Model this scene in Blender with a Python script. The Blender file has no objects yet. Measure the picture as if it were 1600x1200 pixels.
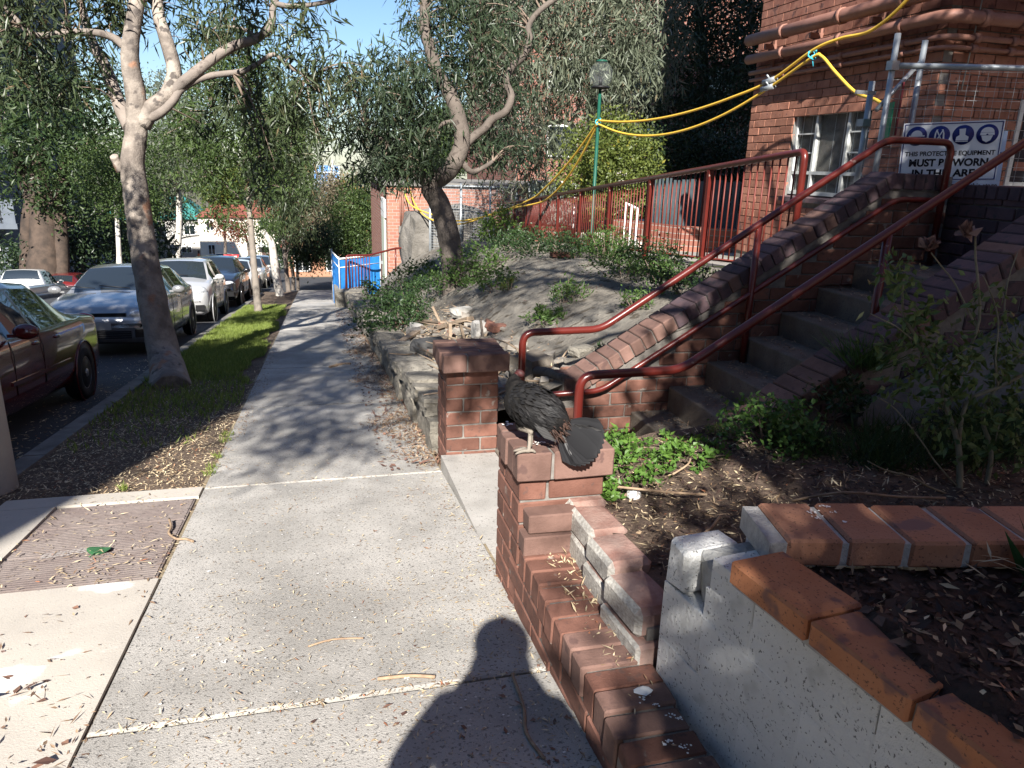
import bpy, bmesh, math, random
import numpy as np
from mathutils import Vector, Matrix, noise as mnoise
rng = np.random.default_rng(7); random.seed(7)
SC = bpy.context.scene; COL = SC.collection
# ------------------------------------------------------------------ camera
F, CX, CY, H = 1150., 800., 600., 1.55
ROLL, PITCH, YAW, S = math.atan(.032), math.atan(342/1150.), math.radians(-15.05255), .1174
_f0 = Vector((0, math.cos(PITCH), -math.sin(PITCH))); _u0 = Vector((0, math.sin(PITCH), math.cos(PITCH))); _r0 = Vector((1, 0, 0))
_RZ = Matrix.Rotation(YAW, 3, 'Z'); c_, s_ = math.cos(ROLL), math.sin(ROLL)
FWD = _RZ @ _f0; RIGHT = _RZ @ (c_*_r0 + s_*_u0); UP = _RZ @ (-s_*_r0 + c_*_u0)
EYE = Vector((0, 0, H))
def at(u, v, d):                       # survey point: bearing seen in the photo at a measured distance d
    return EYE + (FWD + RIGHT*((u-CX)/F) - UP*((v-CY)/F))*d
def atz(u, v, z):
    r = FWD + RIGHT*((u-CX)/F) - UP*((v-CY)/F); return EYE + r*((z-H)/r.z)
cam = bpy.data.cameras.new('camera'); cam.lens = 36*F/1600.; cam.sensor_width = 36; cam.clip_start = .03; cam.clip_end = 2000
co = bpy.data.objects.new('camera', cam); COL.objects.link(co)
co.matrix_world = Matrix(((RIGHT.x, UP.x, -FWD.x, 0), (RIGHT.y, UP.y, -FWD.y, 0), (RIGHT.z, UP.z, -FWD.z, H), (0, 0, 0, 1)))
SC.camera = co
# ------------------------------------------------------------------ light
SUND = Vector((.2104, .7908, -.5748)).normalized()
w = bpy.data.worlds.new('World'); SC.world = w; w.use_nodes = True
nt = w.node_tree; sky = nt.nodes.new('ShaderNodeTexSky'); sky.sky_type = 'NISHITA'; sky.sun_disc = False
sky.sun_elevation = math.radians(35.); sky.sun_rotation = math.radians(194.9); sky.dust_density = .25; sky.ozone_density = 2.2; sky.air_density = 1.1
tn = nt.nodes.new('ShaderNodeMix'); tn.data_type = 'RGBA'; tn.blend_type = 'MULTIPLY'; tn.inputs[0].default_value = 1; tn.inputs[7].default_value = (.86, .98, 1.16, 1); nt.links.new(sky.outputs[0], tn.inputs[6]); nt.links.new(tn.outputs[2], nt.nodes['Background'].inputs[0]); nt.nodes['Background'].inputs[1].default_value = .05
sun = bpy.data.lights.new('sun', 'SUN'); sun.energy = 5.0; sun.angle = math.radians(.53); sun.color = (1, .955, .89)
so = bpy.data.objects.new('sun', sun); COL.objects.link(so); so.rotation_euler = SUND.to_track_quat('-Z', 'Y').to_euler(); so.location = (-8, -30, 25)
SC.view_settings.view_transform = 'Standard'; SC.view_settings.look = 'None'; SC.view_settings.exposure = 1.38; SC.view_settings.gamma = 1
SC.view_settings.use_curve_mapping = False
SC.render.engine = 'CYCLES'; SC.cycles.max_bounces = 6; SC.cycles.transparent_max_bounces = 12
try: SC.cycles.use_denoising = True
except Exception: pass
# ------------------------------------------------------------------ materials
MATS = {}
def mat(name, c1, c2=None, scale=6, rough=.85, bump=0, bscale=60, rnd=0, spec=.3, metal=0, speck=None, coat=0, lo=.35, hi=.65, world=False, speck2=None, bdist=.02):
    if name in MATS: return MATS[name]
    m = bpy.data.materials.new(name); m.use_nodes = True; n = m.node_tree.nodes; L = m.node_tree.links
    b = n['Principled BSDF']; b.inputs['Roughness'].default_value = rough; b.inputs['Metallic'].default_value = metal
    b.inputs['Specular IOR Level'].default_value = spec
    if coat: b.inputs['Coat Weight'].default_value = coat; b.inputs['Coat Roughness'].default_value = .04
    tc = n.new('ShaderNodeTexCoord'); vec = tc.outputs['Object']
    if world: vec = n.new('ShaderNodeNewGeometry').outputs['Position']
    oi = n.new('ShaderNodeObjectInfo')
    if rnd:
        mu = n.new('ShaderNodeVectorMath'); mu.operation = 'MULTIPLY_ADD'
        cmb = n.new('ShaderNodeCombineXYZ')
        for k in range(3): L.new(oi.outputs['Random'], cmb.inputs[k])
        L.new(cmb.outputs[0], mu.inputs[0]); mu.inputs[1].default_value = (37, 91, 53); L.new(vec, mu.inputs[2]); vec = mu.outputs[0]
    def noi(sc, det=5, r=.6):
        t = n.new('ShaderNodeTexNoise'); t.inputs['Scale'].default_value = sc; t.inputs['Detail'].default_value = det; t.inputs['Roughness'].default_value = r
        L.new(vec, t.inputs['Vector']); return t.outputs['Fac']
    def ramp(fac, a, bb):
        r = n.new('ShaderNodeMapRange'); r.inputs['From Min'].default_value = a; r.inputs['From Max'].default_value = bb; L.new(fac, r.inputs['Value']); return r.outputs[0]
    def mix(fac, a, bcol):
        x = n.new('ShaderNodeMix'); x.data_type = 'RGBA'; L.new(fac, x.inputs['Factor'])
        for s, v in ((6, a), (7, bcol)):
            if isinstance(v, tuple): x.inputs[s].default_value = (*v, 1)
            else: L.new(v, x.inputs[s])
        return x.outputs[2]
    col = c1
    if c2: col = mix(ramp(noi(scale), lo, hi), c1, c2)
    for sp in (speck, speck2):
        if sp: col = mix(ramp(noi(sp[1], 3, .5), sp[2], sp[2]+.06), col, sp[0])
    if rnd:
        hs = n.new('ShaderNodeHueSaturation'); mr = n.new('ShaderNodeMapRange'); L.new(oi.outputs['Random'], mr.inputs['Value'])
        mr.inputs['To Min'].default_value = 1-rnd; mr.inputs['To Max'].default_value = 1+rnd; L.new(mr.outputs[0], hs.inputs['Value'])
        if isinstance(col, tuple): hs.inputs['Color'].default_value = (*col, 1)
        else: L.new(col, hs.inputs['Color'])
        col = hs.outputs[0]
    if isinstance(col, tuple): b.inputs['Base Color'].default_value = (*col, 1)
    else: L.new(col, b.inputs['Base Color'])
    if bump:
        bp = n.new('ShaderNodeBump'); bp.inputs['Strength'].default_value = bump; bp.inputs['Distance'].default_value = bdist; L.new(noi(bscale, 6, .65), bp.inputs['Height']); L.new(bp.outputs[0], b.inputs['Normal'])
    MATS[name] = m; return m
def leafmat(name, dark, light, tr=.3, rough=.45, third=None):
    if name in MATS: return MATS[name]
    m = bpy.data.materials.new(name); m.use_nodes = True; n = m.node_tree.nodes; L = m.node_tree.links
    b = n['Principled BSDF']; b.inputs['Roughness'].default_value = rough; b.inputs['Specular IOR Level'].default_value = .35
    a = n.new('ShaderNodeAttribute'); a.attribute_name = 'tint'
    r = n.new('ShaderNodeValToRGB'); r.color_ramp.elements[0].color = (*dark, 1); r.color_ramp.elements[1].color = (*light, 1)
    if third: r.color_ramp.elements[1].position = .85; e = r.color_ramp.elements.new(.97); e.color = (*third, 1)
    L.new(a.outputs['Fac'], r.inputs[0]); L.new(r.outputs[0], b.inputs['Base Color'])
    if tr:
        t = n.new('ShaderNodeBsdfTranslucent'); L.new(r.outputs[0], t.inputs[0]); x = n.new('ShaderNodeMixShader'); x.inputs[0].default_value = tr
        L.new(b.outputs[0], x.inputs[1]); L.new(t.outputs[0], x.inputs[2]); L.new(x.outputs[0], n['Material Output'].inputs[0])
    MATS[name] = m; return m
def glassmat(name, col, rough=.03, alpha=1.):
    if name in MATS: return MATS[name]
    m = mat(name, col, rough=rough, spec=.9)
    if alpha < 1:
        n = m.node_tree.nodes; L = m.node_tree.links; t = n.new('ShaderNodeBsdfTransparent'); x = n.new('ShaderNodeMixShader'); x.inputs[0].default_value = alpha
        L.new(t.outputs[0], x.inputs[1]); L.new(n['Principled BSDF'].outputs[0], x.inputs[2]); L.new(x.outputs[0], n['Material Output'].inputs[0])
    return m
# ------------------------------------------------------------------ object helpers
class MB:
    def __init__(s): s.v = []; s.f = []; s.sm = []; s.t = []
    def add(s, vs, fs, smooth=False, tint=.5):
        o = len(s.v); s.v += [tuple(p) for p in vs]; s.t += [tint]*len(vs); s.f += [tuple(i+o for i in f) for f in fs]; s.sm += [smooth]*len(fs); return s
    def box(s, c, d, rot=None, tint=.5):
        x, y, z = d[0]/2, d[1]/2, d[2]/2
        vs = [Vector(p) for p in ((-x,-y,-z),(x,-y,-z),(x,y,-z),(-x,y,-z),(-x,-y,z),(x,-y,z),(x,y,z),(-x,y,z))]
        if rot is not None: vs = [rot @ p for p in vs]
        c = Vector(c); return s.add([p+c for p in vs], [(0,3,2,1),(4,5,6,7),(0,1,5,4),(1,2,6,5),(2,3,7,6),(3,0,4,7)], tint=tint)
    def box2(s, a, b, tint=.5): return s.box([(p+q)/2 for p, q in zip(a, b)], [abs(q-p) for p, q in zip(a, b)], tint=tint)
    def tube(s, pts, r, n=8, cap=True, smooth=True, jit=0):
        pts = [Vector(p) for p in pts]; rs = r if hasattr(r, '__len__') else [r]*len(pts)
        vs = []; up = None
        for i, p in enumerate(pts):
            a = pts[max(i-1, 0)]; b = pts[min(i+1, len(pts)-1)]; t = (b-a)
            t = t.normalized() if t.length > 1e-9 else Vector((0, 0, 1))
            if up is None: up = t.orthogonal().normalized()
            up = (up - t*up.dot(t)); up = up.normalized() if up.length > 1e-6 else t.orthogonal().normalized()
            sd = t.cross(up)
            for k in range(n):
                an = 2*math.pi*k/n; rr = rs[i]*(1+(random.uniform(-jit, jit) if jit else 0)); vs.append(p + (up*math.cos(an)+sd*math.sin(an))*rr)
        fs = [(i*n+k, i*n+(k+1) % n, (i+1)*n+(k+1) % n, (i+1)*n+k) for i in range(len(pts)-1) for k in range(n)]
        s.add(vs, fs, smooth)
        if cap:
            o = len(s.v)-len(vs); s.f.append(tuple(o+k for k in range(n-1, -1, -1))); s.f.append(tuple(o+len(vs)-n+k for k in range(n))); s.sm += [False, False]
        return s
    def lathe(s, prof, n=16, c=(0, 0, 0), axis='z', smooth=True):
        vs = []; c = Vector(c)
        for r, z in prof:
            for k in range(n):
                a = 2*math.pi*k/n; p = Vector((r*math.cos(a), r*math.sin(a), z))
                if axis == 'x': p = Vector((p.z, p.x, p.y))
                if axis == 'y': p = Vector((p.x, p.z, p.y))
                vs.append(p+c)
        fs = [(i*n+k, i*n+(k+1) % n, (i+1)*n+(k+1) % n, (i+1)*n+k) for i in range(len(prof)-1) for k in range(n)]
        return s.add(vs, fs, smooth)
    def ell(s, c, r, n=12, m=8, rot=None):
        prof = [(math.sin(math.pi*i/m), -math.cos(math.pi*i/m)) for i in range(m+1)]; vs = []; c = Vector(c)
        for rr, z in prof:
            for k in range(n):
                a = 2*math.pi*k/n; p = Vector((r[0]*max(rr, .01)*math.cos(a), r[1]*max(rr, .01)*math.sin(a), r[2]*z))
                if rot is not None: p = rot @ p
                vs.append(p+c)
        return s.add(vs, [(i*n+k, i*n+(k+1) % n, (i+1)*n+(k+1) % n, (i+1)*n+k) for i in range(m) for k in range(n)], True)
    def poly(s, pts, flip=False):
        return s.add(pts, [tuple(range(len(pts)-1, -1, -1)) if flip else tuple(range(len(pts)))])
    def prism(s, pts, vec):                         # outline swept along vec
        n = len(pts); a = [Vector(p) for p in pts]; b = [p+Vector(vec) for p in a]
        return s.add(a+b, [tuple(range(n-1, -1, -1)), tuple(range(n, 2*n))]+[(i, (i+1) % n, n+(i+1) % n, n+i) for i in range(n)])
    def mesh(s, name, m):
        me = bpy.data.meshes.new(name); me.from_pydata(s.v, [], s.f); me.polygons.foreach_set('use_smooth', s.sm)
        at_ = me.attributes.new('tint', 'FLOAT', 'POINT'); at_.data.foreach_set('value', s.t)
        if m: me.materials.append(m)
        me.update(); return me
    def build(s, name, m, parent=None, loc=(0, 0, 0)): return link(name, s.mesh(name, m), parent, loc)
def link(name, data, parent=None, loc=(0, 0, 0), rot=None):
    o = bpy.data.objects.new(name, data); COL.objects.link(o); o.location = loc
    if rot: o.rotation_euler = rot
    if parent is not None: o.parent = parent
    return o
def tag(o, label=None, cat=None, group=None, kind=None):
    if label: o['label'] = label
    if cat: o['category'] = cat
    if group: o['group'] = group
    if kind: o['kind'] = kind
    return o
def thing(name, label, cat, loc=(0, 0, 0), rz=0, group=None):
    o = bpy.data.objects.new(name, None); COL.objects.link(o); o.location = loc; o.rotation_euler = (0, 0, rz); o.empty_display_size = .1
    return tag(o, label, cat, group)
def npmesh(name, V, Q, tint, m, smooth=False):      # fast quads/tris
    me = bpy.data.meshes.new(name); k = Q.shape[1]
    me.vertices.add(len(V)); me.vertices.foreach_set('co', V.astype(np.float32).ravel())
    me.loops.add(Q.size); me.loops.foreach_set('vertex_index', Q.astype(np.int32).ravel())
    me.polygons.add(len(Q)); me.polygons.foreach_set('loop_start', np.arange(0, Q.size, k, dtype=np.int32))
    me.polygons.foreach_set('use_smooth', np.full(len(Q), smooth))
    a = me.attributes.new('tint', 'FLOAT', 'POINT'); a.data.foreach_set('value', tint.astype(np.float32).ravel())
    me.materials.append(m); me.update(calc_edges=True); return me
def leafmesh(name, P, D, L, W, m, tint=None, N=None, fold=.15):
    n = len(P); D = D/np.linalg.norm(D, axis=1)[:, None]
    if N is None: N = rng.normal(size=(n, 3))
    sd = np.cross(D, N); sd /= np.linalg.norm(sd, axis=1)[:, None]+1e-9; nn = np.cross(sd, D)
    L = np.broadcast_to(L, n)[:, None]; W = np.broadcast_to(W, n)[:, None]
    V = np.stack([P, P+D*L*.4+sd*W*.5+nn*W*fold, P+D*L, P+D*L*.4-sd*W*.5+nn*W*fold], 1).reshape(-1, 3)
    Q = np.arange(n*4).reshape(n, 4)
    if tint is None: tint = rng.random(n)
    return npmesh(name, V, Q, np.repeat(tint, 4), m)
def scatter_blob(blobs, clumps, per, cr, shell=.55):
    """clump centres spread through ellipsoid blobs (x,y,z,r[,rz]) then leaves around each clump"""
    B = np.array([(*b[:3], b[3], b[4] if len(b) > 4 else b[3]*.8) for b in blobs], float); wts = B[:, 3]**2; wts /= wts.sum()
    k = rng.choice(len(B), clumps, p=wts); d = rng.normal(size=(clumps, 3)); d /= np.linalg.norm(d, axis=1)[:, None]
    rad = rng.random(clumps)**(.45)*(1-.0)+0; rad = np.where(rng.random(clumps) < shell, .75+.3*rng.random(clumps), rad)
    Cc = B[k, :3]+d*rad[:, None]*np.stack([B[k, 3], B[k, 3], B[k, 4]], 1)
    P = np.repeat(Cc, per, 0)+rng.normal(size=(clumps*per, 3))*cr
    return Cc, P
def crown(name, parent, blobs, clumps, per, cr, L, W, m, droop=.8, shell=.55, part='crown', spread=.7):
    Cc, P = scatter_blob(blobs, clumps, per, cr, shell)
    n = len(P); D = rng.normal(size=(n, 3))*spread; D[:, 2] -= droop
    Ls = L*(.4+1.1*rng.random(n)); ct = np.repeat(rng.random(clumps), per); tint = np.clip(.68*ct+.32*rng.random(n)+.06*rng.normal(size=n), 0, 1)
    me = leafmesh(part, P-np.array(parent.location)[None] if parent is not None else P, D, Ls, W*(.7+.6*rng.random(n)), m, tint)
    return link(part, me, parent), Cc
def rel(pts, o): return [Vector(p)-Vector(o) for p in pts]
def spline(pts, k=4):
    pts = [Vector(p) for p in pts]; out = []
    for i in range(len(pts)-1):
        p0, p1, p2, p3 = pts[max(i-1, 0)], pts[i], pts[i+1], pts[min(i+2, len(pts)-1)]
        for j in range(k):
            t = j/k; out.append(.5*((2*p1)+(p2-p0)*t+(2*p0-5*p1+4*p2-p3)*t*t+(3*p1-p0-3*p2+p3)*t**3))
    return out+[pts[-1]]
def limb(mb, pts, r0, r1, n=8, k=4, jit=.03):
    q = spline(pts, k); m = len(q); mb.tube(q, [r0+(r1-r0)*i/(m-1) for i in range(m)], n, jit=jit); return q
def gz(y, x=0): return -S*y
_BR = {}
def brickmesh(d, m, var, bev=.006, jit=.0022):
    key = (tuple(round(x, 3) for x in d), m.name, var)
    if key in _BR: return _BR[key]
    bm = bmesh.new(); bmesh.ops.create_cube(bm, size=1); r = random.Random(hash(key[0]) % 999+var)
    for v in bm.verts: v.co = Vector((v.co.x*d[0], v.co.y*d[1], v.co.z*d[2]))+Vector([r.uniform(-jit, jit) for _ in range(3)])
    bmesh.ops.bevel(bm, geom=bm.edges[:], offset=bev, segments=1, affect='EDGES')
    if var % 4 == 3:                                  # a chipped corner
        vv = max(bm.verts, key=lambda v: v.co.x+v.co.y*.5+v.co.z); vv.co *= .93
    me = bpy.data.meshes.new('brick'); bm.to_mesh(me); bm.free(); me.materials.append(m); _BR[key] = me; return me
def brick(parent, c, d, m, rot=None, name='brick', bev=.006, jit=.0022):
    o = link(name, brickmesh(d, m, random.randrange(5), bev, jit), parent); p = Vector(parent.location) if parent is not None else Vector()
    o.location = Vector(c)-p; r = random.uniform
    e = Matrix.Rotation(r(-.012, .012), 3, 'Z') @ Matrix.Rotation(r(-.008, .008), 3, 'X')
    o.rotation_euler = ((rot @ e) if rot is not None else e).to_euler(); return o
def rock(d, seed, m, sub=2, amp=.12, name='rock', frq=2.2, rd=.35):
    bm = bmesh.new(); bmesh.ops.create_cube(bm, size=1); bmesh.ops.subdivide_edges(bm, edges=bm.edges[:], cuts=sub, use_grid_fill=True)
    for v in bm.verts:
        p = v.co.copy(); q = p.normalized()*.62; p = p.lerp(q, rd)
        nn = mnoise.noise_vector(p*frq+Vector((seed*7.3, seed*3.1, 0))); p += nn*amp
        v.co = Vector((p.x*d[0], p.y*d[1], p.z*d[2]))
    me = bpy.data.meshes.new(name); bm.to_mesh(me); bm.free(); me.materials.append(m)
    return me
def text(body, size, m, parent, loc, rot, align='CENTER', off=.0, ext=.0008, name='lettering', sx=1, fit=0):
    c = bpy.data.curves.new(name, 'FONT'); c.body = body; c.size = size; c.align_x = align; c.align_y = 'CENTER'; c.extrude = ext; c.offset = off; c.materials.append(m)
    tmp = bpy.data.objects.new('tmp', c); me = bpy.data.meshes.new_from_object(tmp); bpy.data.objects.remove(tmp)
    if not me.materials: me.materials.append(m)
    xs = [v.co.x for v in me.vertices]
    if fit: sx = fit/(max(xs)-min(xs))
    o = link(name, me, parent, loc); o.rotation_euler = rot; o.scale = (sx, 1, 1); return o
# ------------------------------------------------------------------ palette
BRK = mat('brick_red', (.125, .056, .040), (.185, .088, .064), 9, .9, .5, 120, rnd=.28, speck=((.11, .06, .048), 22, .60), speck2=((.26, .215, .185), 11, .665), bdist=.006)
BRKC = mat('brick_cap', (.13, .075, .06), (.20, .118, .095), 7, .9, .5, 110, rnd=.2, speck=((.12, .07, .06), 14, .60), bdist=.006)
BRKD = mat('brick_shade_purple', (.075, .052, .06), (.12, .075, .078), 8, .9, .5, 110, rnd=.25, speck=((.06, .05, .055), 15, .58), bdist=.006)  # blue shade of the stair capping mixed into the brick colour
BRKO = mat('brick_orange', (.34, .13, .058), (.40, .175, .09), 5, .92, .7, 90, rnd=.1, speck=((.14, .065, .04), 130, .605), speck2=((.20, .10, .075), 9, .58), bdist=.004)
BRKT = mat('brick_planter', (.34, .15, .085), (.39, .195, .125), 4, .92, .6, 90, rnd=.12, speck=((.16, .08, .055), 120, .61), speck2=((.20, .115, .10), 8, .57), bdist=.004)
BRKF = mat('brick_facade', (.27, .115, .075), (.36, .17, .115), 6, .9, .4, 90, rnd=.25, speck=((.15, .075, .06), 22, .62), bdist=.006)
MOR = mat('mortar', (.22, .205, .185), (.14, .13, .118), 14, .95, .5, 90, bdist=.006)
MORD = mat('mortar_dark', (.20, .18, .16), (.12, .11, .10), 14, .95, .5, 90)
MORW = mat('mortar_white', (.46, .45, .43), (.33, .32, .31), 30, .95, .6, 90)
CONC = mat('path_concrete', (.30, .285, .26), (.455, .432, .395), 1.9, .95, .55, 170, speck=((.18, .17, .155), 85, .58), speck2=((.55, .52, .47), 60, .66), bdist=.01, world=True)
CONC2 = mat('pale_concrete', (.52, .475, .41), (.43, .395, .345), 2.2, .95, .35, 120, speck=((.30, .27, .24), 70, .66), world=True, bdist=.006)
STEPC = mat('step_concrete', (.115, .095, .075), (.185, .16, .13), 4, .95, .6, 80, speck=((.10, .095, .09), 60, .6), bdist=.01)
RAIL = mat('rail_paint', (.115, .017, .012), (.085, .013, .010), 5, .28, .05, 30, spec=.5, speck=((.30, .20, .17), 16, .70))
FEN = mat('fence_paint', (.16, .03, .02), (.11, .022, .016), 8, .45)
GALV = mat('galvanised', (.30, .33, .35), (.40, .42, .43), 12, .5, .1, 60, metal=.55)
PIPE = mat('pipe_paint', (.22, .105, .075), (.28, .14, .105), 7, .55, .15, 60)
SOIL = mat('soil', (.085, .06, .045), (.16, .115, .085), 9, 1, .9, 45, speck=((.27, .20, .14), 60, .62), bdist=.03, world=True)
DIRT = mat('verge_dirt', (.085, .06, .043), (.14, .10, .072), 5, 1, .8, 50, speck=((.33, .26, .19), 55, .6), bdist=.02, world=True)
BANK = mat('bank_render', (.15, .132, .108), (.235, .215, .18), 1.6, .95, .8, 14, speck=((.085, .07, .052), 7, .58), bdist=.06, world=True)
ASPH = mat('asphalt', (.045, .046, .05), (.065, .066, .07), 2, .9, .5, 150, speck=((.10, .10, .10), 110, .63), world=True)
KERB = mat('kerb_concrete', (.13, .122, .11), (.22, .21, .19), 5, .95, .3, 80)
SAND = mat('sandstone', (.29, .265, .22), (.17, .155, .13), 5, .95, .8, 22, rnd=.18, speck=((.13, .12, .10), 10, .62), bdist=.04)
WOOD = mat('weathered_timber', (.30, .23, .16), (.20, .15, .11), 12, .9, .3, 70, rnd=.2)
BLK = mat('black_trim', (.012, .012, .013), rough=.5); RUB = mat('tyre_rubber', (.018, .018, .019), rough=.8)
WHT = mat('white_paint', (.72, .72, .70), rough=.5)
YEL = mat('yellow_hose', (.72, .46, .06), rough=.45)
def wpart(mb, name, m, parent): return mb.build(name, m, parent, -Vector(parent.location))
def sheet(name, xs, ys, zf, m, kind='structure', smooth=True, parent=None):
    V = np.array([(x, y, zf(x, y)) for y in ys for x in xs]); nx = len(xs); ny = len(ys)
    Q = np.array([(j*nx+i, j*nx+i+1, (j+1)*nx+i+1, (j+1)*nx+i) for j in range(ny-1) for i in range(nx-1)])
    o = link(name, npmesh(name, V, Q, np.zeros(len(V)), m, smooth), parent)
    if kind: o['kind'] = kind
    return o
def nz(x, y, f, seed=0): return mnoise.noise(Vector((x*f, y*f, seed*11.3)))
lin = np.linspace
# ------------------------------------------------------------------ ground, road, verge, path
def base_z(x, y):
    return -S*min(y, 110) - .17 - max(0, y-110)*.02
sheet('ground', list(lin(-260, 260, 14)), [-70, -30, 0, 30, 60, 90, 110, 160, 300, 700], base_z, mat('ground_earth', (.10, .085, .06), (.13, .115, .08), .3, 1, world=True))
sheet('road', list(lin(-9.7, -2.26, 8)), list(lin(-60, 33, 40))+[60, 110], lambda x, y: gz(y)-.125, ASPH)
sheet('cross_street', [-60, -20, -2.26, 10, 40], [31.5, 33, 36, 42, 52], lambda x, y: gz(y)-.121, ASPH)
k = MB()
for a, b in zip(lin(-20, 30, 26)[:-1], lin(-20, 30, 26)[1:]): k.prism([(-2.27, a+.006, gz(a)-.2), (-2.27, a+.006, gz(a)-.012), (-2.25, a+.006, gz(a)+.004), (-2.09, a+.006, gz(a)+.006), (-2.09, a+.006, gz(a)-.2)], (0, b-a-.012, gz(b)-gz(a)))
tag(k.build('kerb', KERB), kind='structure')
k = MB(); k.prism([(-9.7, -60, gz(-60)-.2), (-9.7, -60, gz(-60)), (-9.85, -60, gz(-60)), (-9.85, -60, gz(-60)-.2)], (0, 92, -92*S)); tag(k.build('kerb', KERB), kind='structure')
sheet('far_footpath', [-13, -9.85], [-60, 0, 30, 31], lambda x, y: gz(y)+.003, CONC2)
sheet('verge', list(lin(-2.1, -.74, 15)), list(lin(-8, 31, 160)), lambda x, y: gz(y)-.018+.022*nz(x, y, 2.1)+.012*nz(x, y, 7), DIRT)
fp = thing('footpath', None, None); fp['kind'] = 'structure'
J = [-5.62, -3.0, -.39, 2.22, 4.83, 7.45, 10.06, 12.68, 15.3, 17.9, 20.5, 23.1, 25.7, 28.3, 31.5]
sheet('joint_bed', [-.82, .82], [-6, 0, 31], lambda x, y: gz(y)-.016, mat('joint_dirt', (.20, .155, .10), (.33, .27, .18), 14, 1, .5, 60, world=True), None, parent=fp)
for i, (a, b) in enumerate(zip(J[:-1], J[1:])):
    V = MB(); g = .011; dz = random.uniform(-.006, .006)
    xs = (-.79, .80); sk = random.uniform(-.012, .012)
    pts = [(xs[0], a+g+sk), (xs[1], a+g-sk), (xs[1], b-g), (xs[0], b-g)]
    top = [(x, y, gz(y)+dz) for x, y in pts]; ins = [(x*.993, a+g*1.9+sk if j < 2 else b-g*1.9, 0) for j, (x, y) in enumerate(pts)]
    ins = [(x, y, gz(y)+dz+.006) for x, y, _ in ins]; lo = [(x, y, gz(y)-.08) for x, y in pts]
    V.add(lo+top+ins, [(8, 9, 10, 11)]+[(q+i2, q+(i2+1) % 4, q+4+(i2+1) % 4, q+4+i2) for q in (0, 4) for i2 in range(4)])
    V.build('slab', CONC, fp)
# pit and its lids left of the path
pit = thing('service_pit', 'square ribbed service pit lid set in pale concrete beside the footpath', 'pit cover', (-1.2, 4.0, gz(4.0)))
def flat(mb, x0, x1, y0, y1, t0, t1, e=0):       # slab following the street's fall
    P = [(x0, y0), (x1, y0), (x1-e, y1), (x0-e, y1)]
    mb.add([(x, y, gz(y)+t0) for x, y in P]+[(x, y, gz(y)+t1) for x, y in P], [(0, 3, 2, 1), (4, 5, 6, 7), (0, 1, 5, 4), (1, 2, 6, 5), (2, 3, 7, 6), (3, 0, 4, 7)])
fr = MB()
flat(fr, -1.95, -.80, 4.665, 4.86, -.1, .006); flat(fr, -1.95, -1.615, 3.43, 4.66, -.1, .006)
wpart(fr, 'surround', CONC2, pit)
lidm = mat('pit_lid', (.17, .135, .125), (.22, .185, .17), 5, .8, .35, 40, speck=((.11, .09, .085), 30, .62), world=True)
LYS = [3.45, 3.855, 4.262, 4.655]
for a, b in zip(LYS[:-1], LYS[1:]):
    l = MB(); flat(l, -1.605, -.815, a+.004, b-.004, -.06, -.006)
    n_ = 15
    for q in range(n_):
        y0 = a+.012+(b-a-.024)*q/n_; y1 = y0+(b-a-.024)/n_*.55; flat(l, -1.595, -.825, y0, y1, -.0059, .0005)
    lo = wpart(l, 'lid', lidm, pit)
lat = MB()
for q in range(9):
    for r_ in range(6):
        x = -1.43+q*.03+.012*(r_ % 2); y = 3.82+r_*.012-.0; y += .02*q*.3
        lat.add([(x+dx, y+dy, gz(y+dy)+.003) for dx, dy in ((-.011, 0), (0, -.005), (.011, 0), (0, .005))], [(0, 1, 2, 3)])
wpart(lat, 'worn_grip_patch', mat('lattice_pale', (.50, .47, .44), rough=.8), pit)
pad = MB(); flat(pad, -1.93, -.80, .6, 3.425, -.1, .004); flat(pad, -1.93, -.80, -3, .59, -.1, .004)
sl = pad.build('concrete_pad', mat('splashed_concrete', (.52, .475, .41), (.43, .395, .345), 2.2, .95, .35, 120, speck=((.70, .685, .65), 3.1, .60), speck2=((.30, .27, .24), 70, .66), world=True, bdist=.006)); tag(sl, kind='structure')
# ------------------------------------------------------------------ bank, plateau
def fx(y): return 3.42+.1*y                     # line of the red fence
def fz(y): return .66-.078*(y-5.8)
def wz(y): return gz(y)+.40-.004*(y-5)           # top of the stone wall
def bank_z(x, y):
    e = fx(y)-.12; t = (x-.9)/(e-.9); t0 = .17
    a = wz(y)-.06; tt = 0 if t < t0 else (t-t0)/(1-t0)
    return a + min(t, t0)/t0*.06 + (fz(y)-a-.06)*(1-(1-tt)**(1.2+1.9*max(0, min(1, (y-6.5)/5.5)))) + .05*nz(x, y, 1.1)+.02*nz(x, y, 4)
V = []; ts = lin(0, 1, 40); ys = lin(5.02, 23.6, 150)
for y in ys:
    for t in ts:
        x = .9+(fx(y)-.02-.9)*t; V.append((x, y, bank_z(x, y)))
nx = len(ts); Q = [(j*nx+i, j*nx+i+1, (j+1)*nx+i+1, (j+1)*nx+i) for j in range(len(ys)-1) for i in range(nx-1)]
tag(link('bank', npmesh('bank', np.array(V), np.array(Q), np.zeros(len(V)), BANK, True)), kind='structure')
V = []; ts = [0, .05, .2, .5, 1]; ys = lin(5.0, 24, 30)
for y in ys:
    for t in ts:
        x = fx(y)-.03+(40-fx(y))*t; V.append((x, y, fz(y)-.012*nz(x, y, .6)))
nx = len(ts); Q = [(j*nx+i, j*nx+i+1, (j+1)*nx+i+1, (j+1)*nx+i) for j in range(len(ys)-1) for i in range(nx-1)]
tag(link('courtyard_paving', npmesh('courtyard_paving', np.array(V), np.array(Q), np.zeros(len(V)), mat('court_paving', (.26, .24, .22), (.34, .31, .27), .9, .95, .4, 30, speck=((.16, .18, .08), 2.2, .6), world=True), True)), kind='structure')
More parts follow.
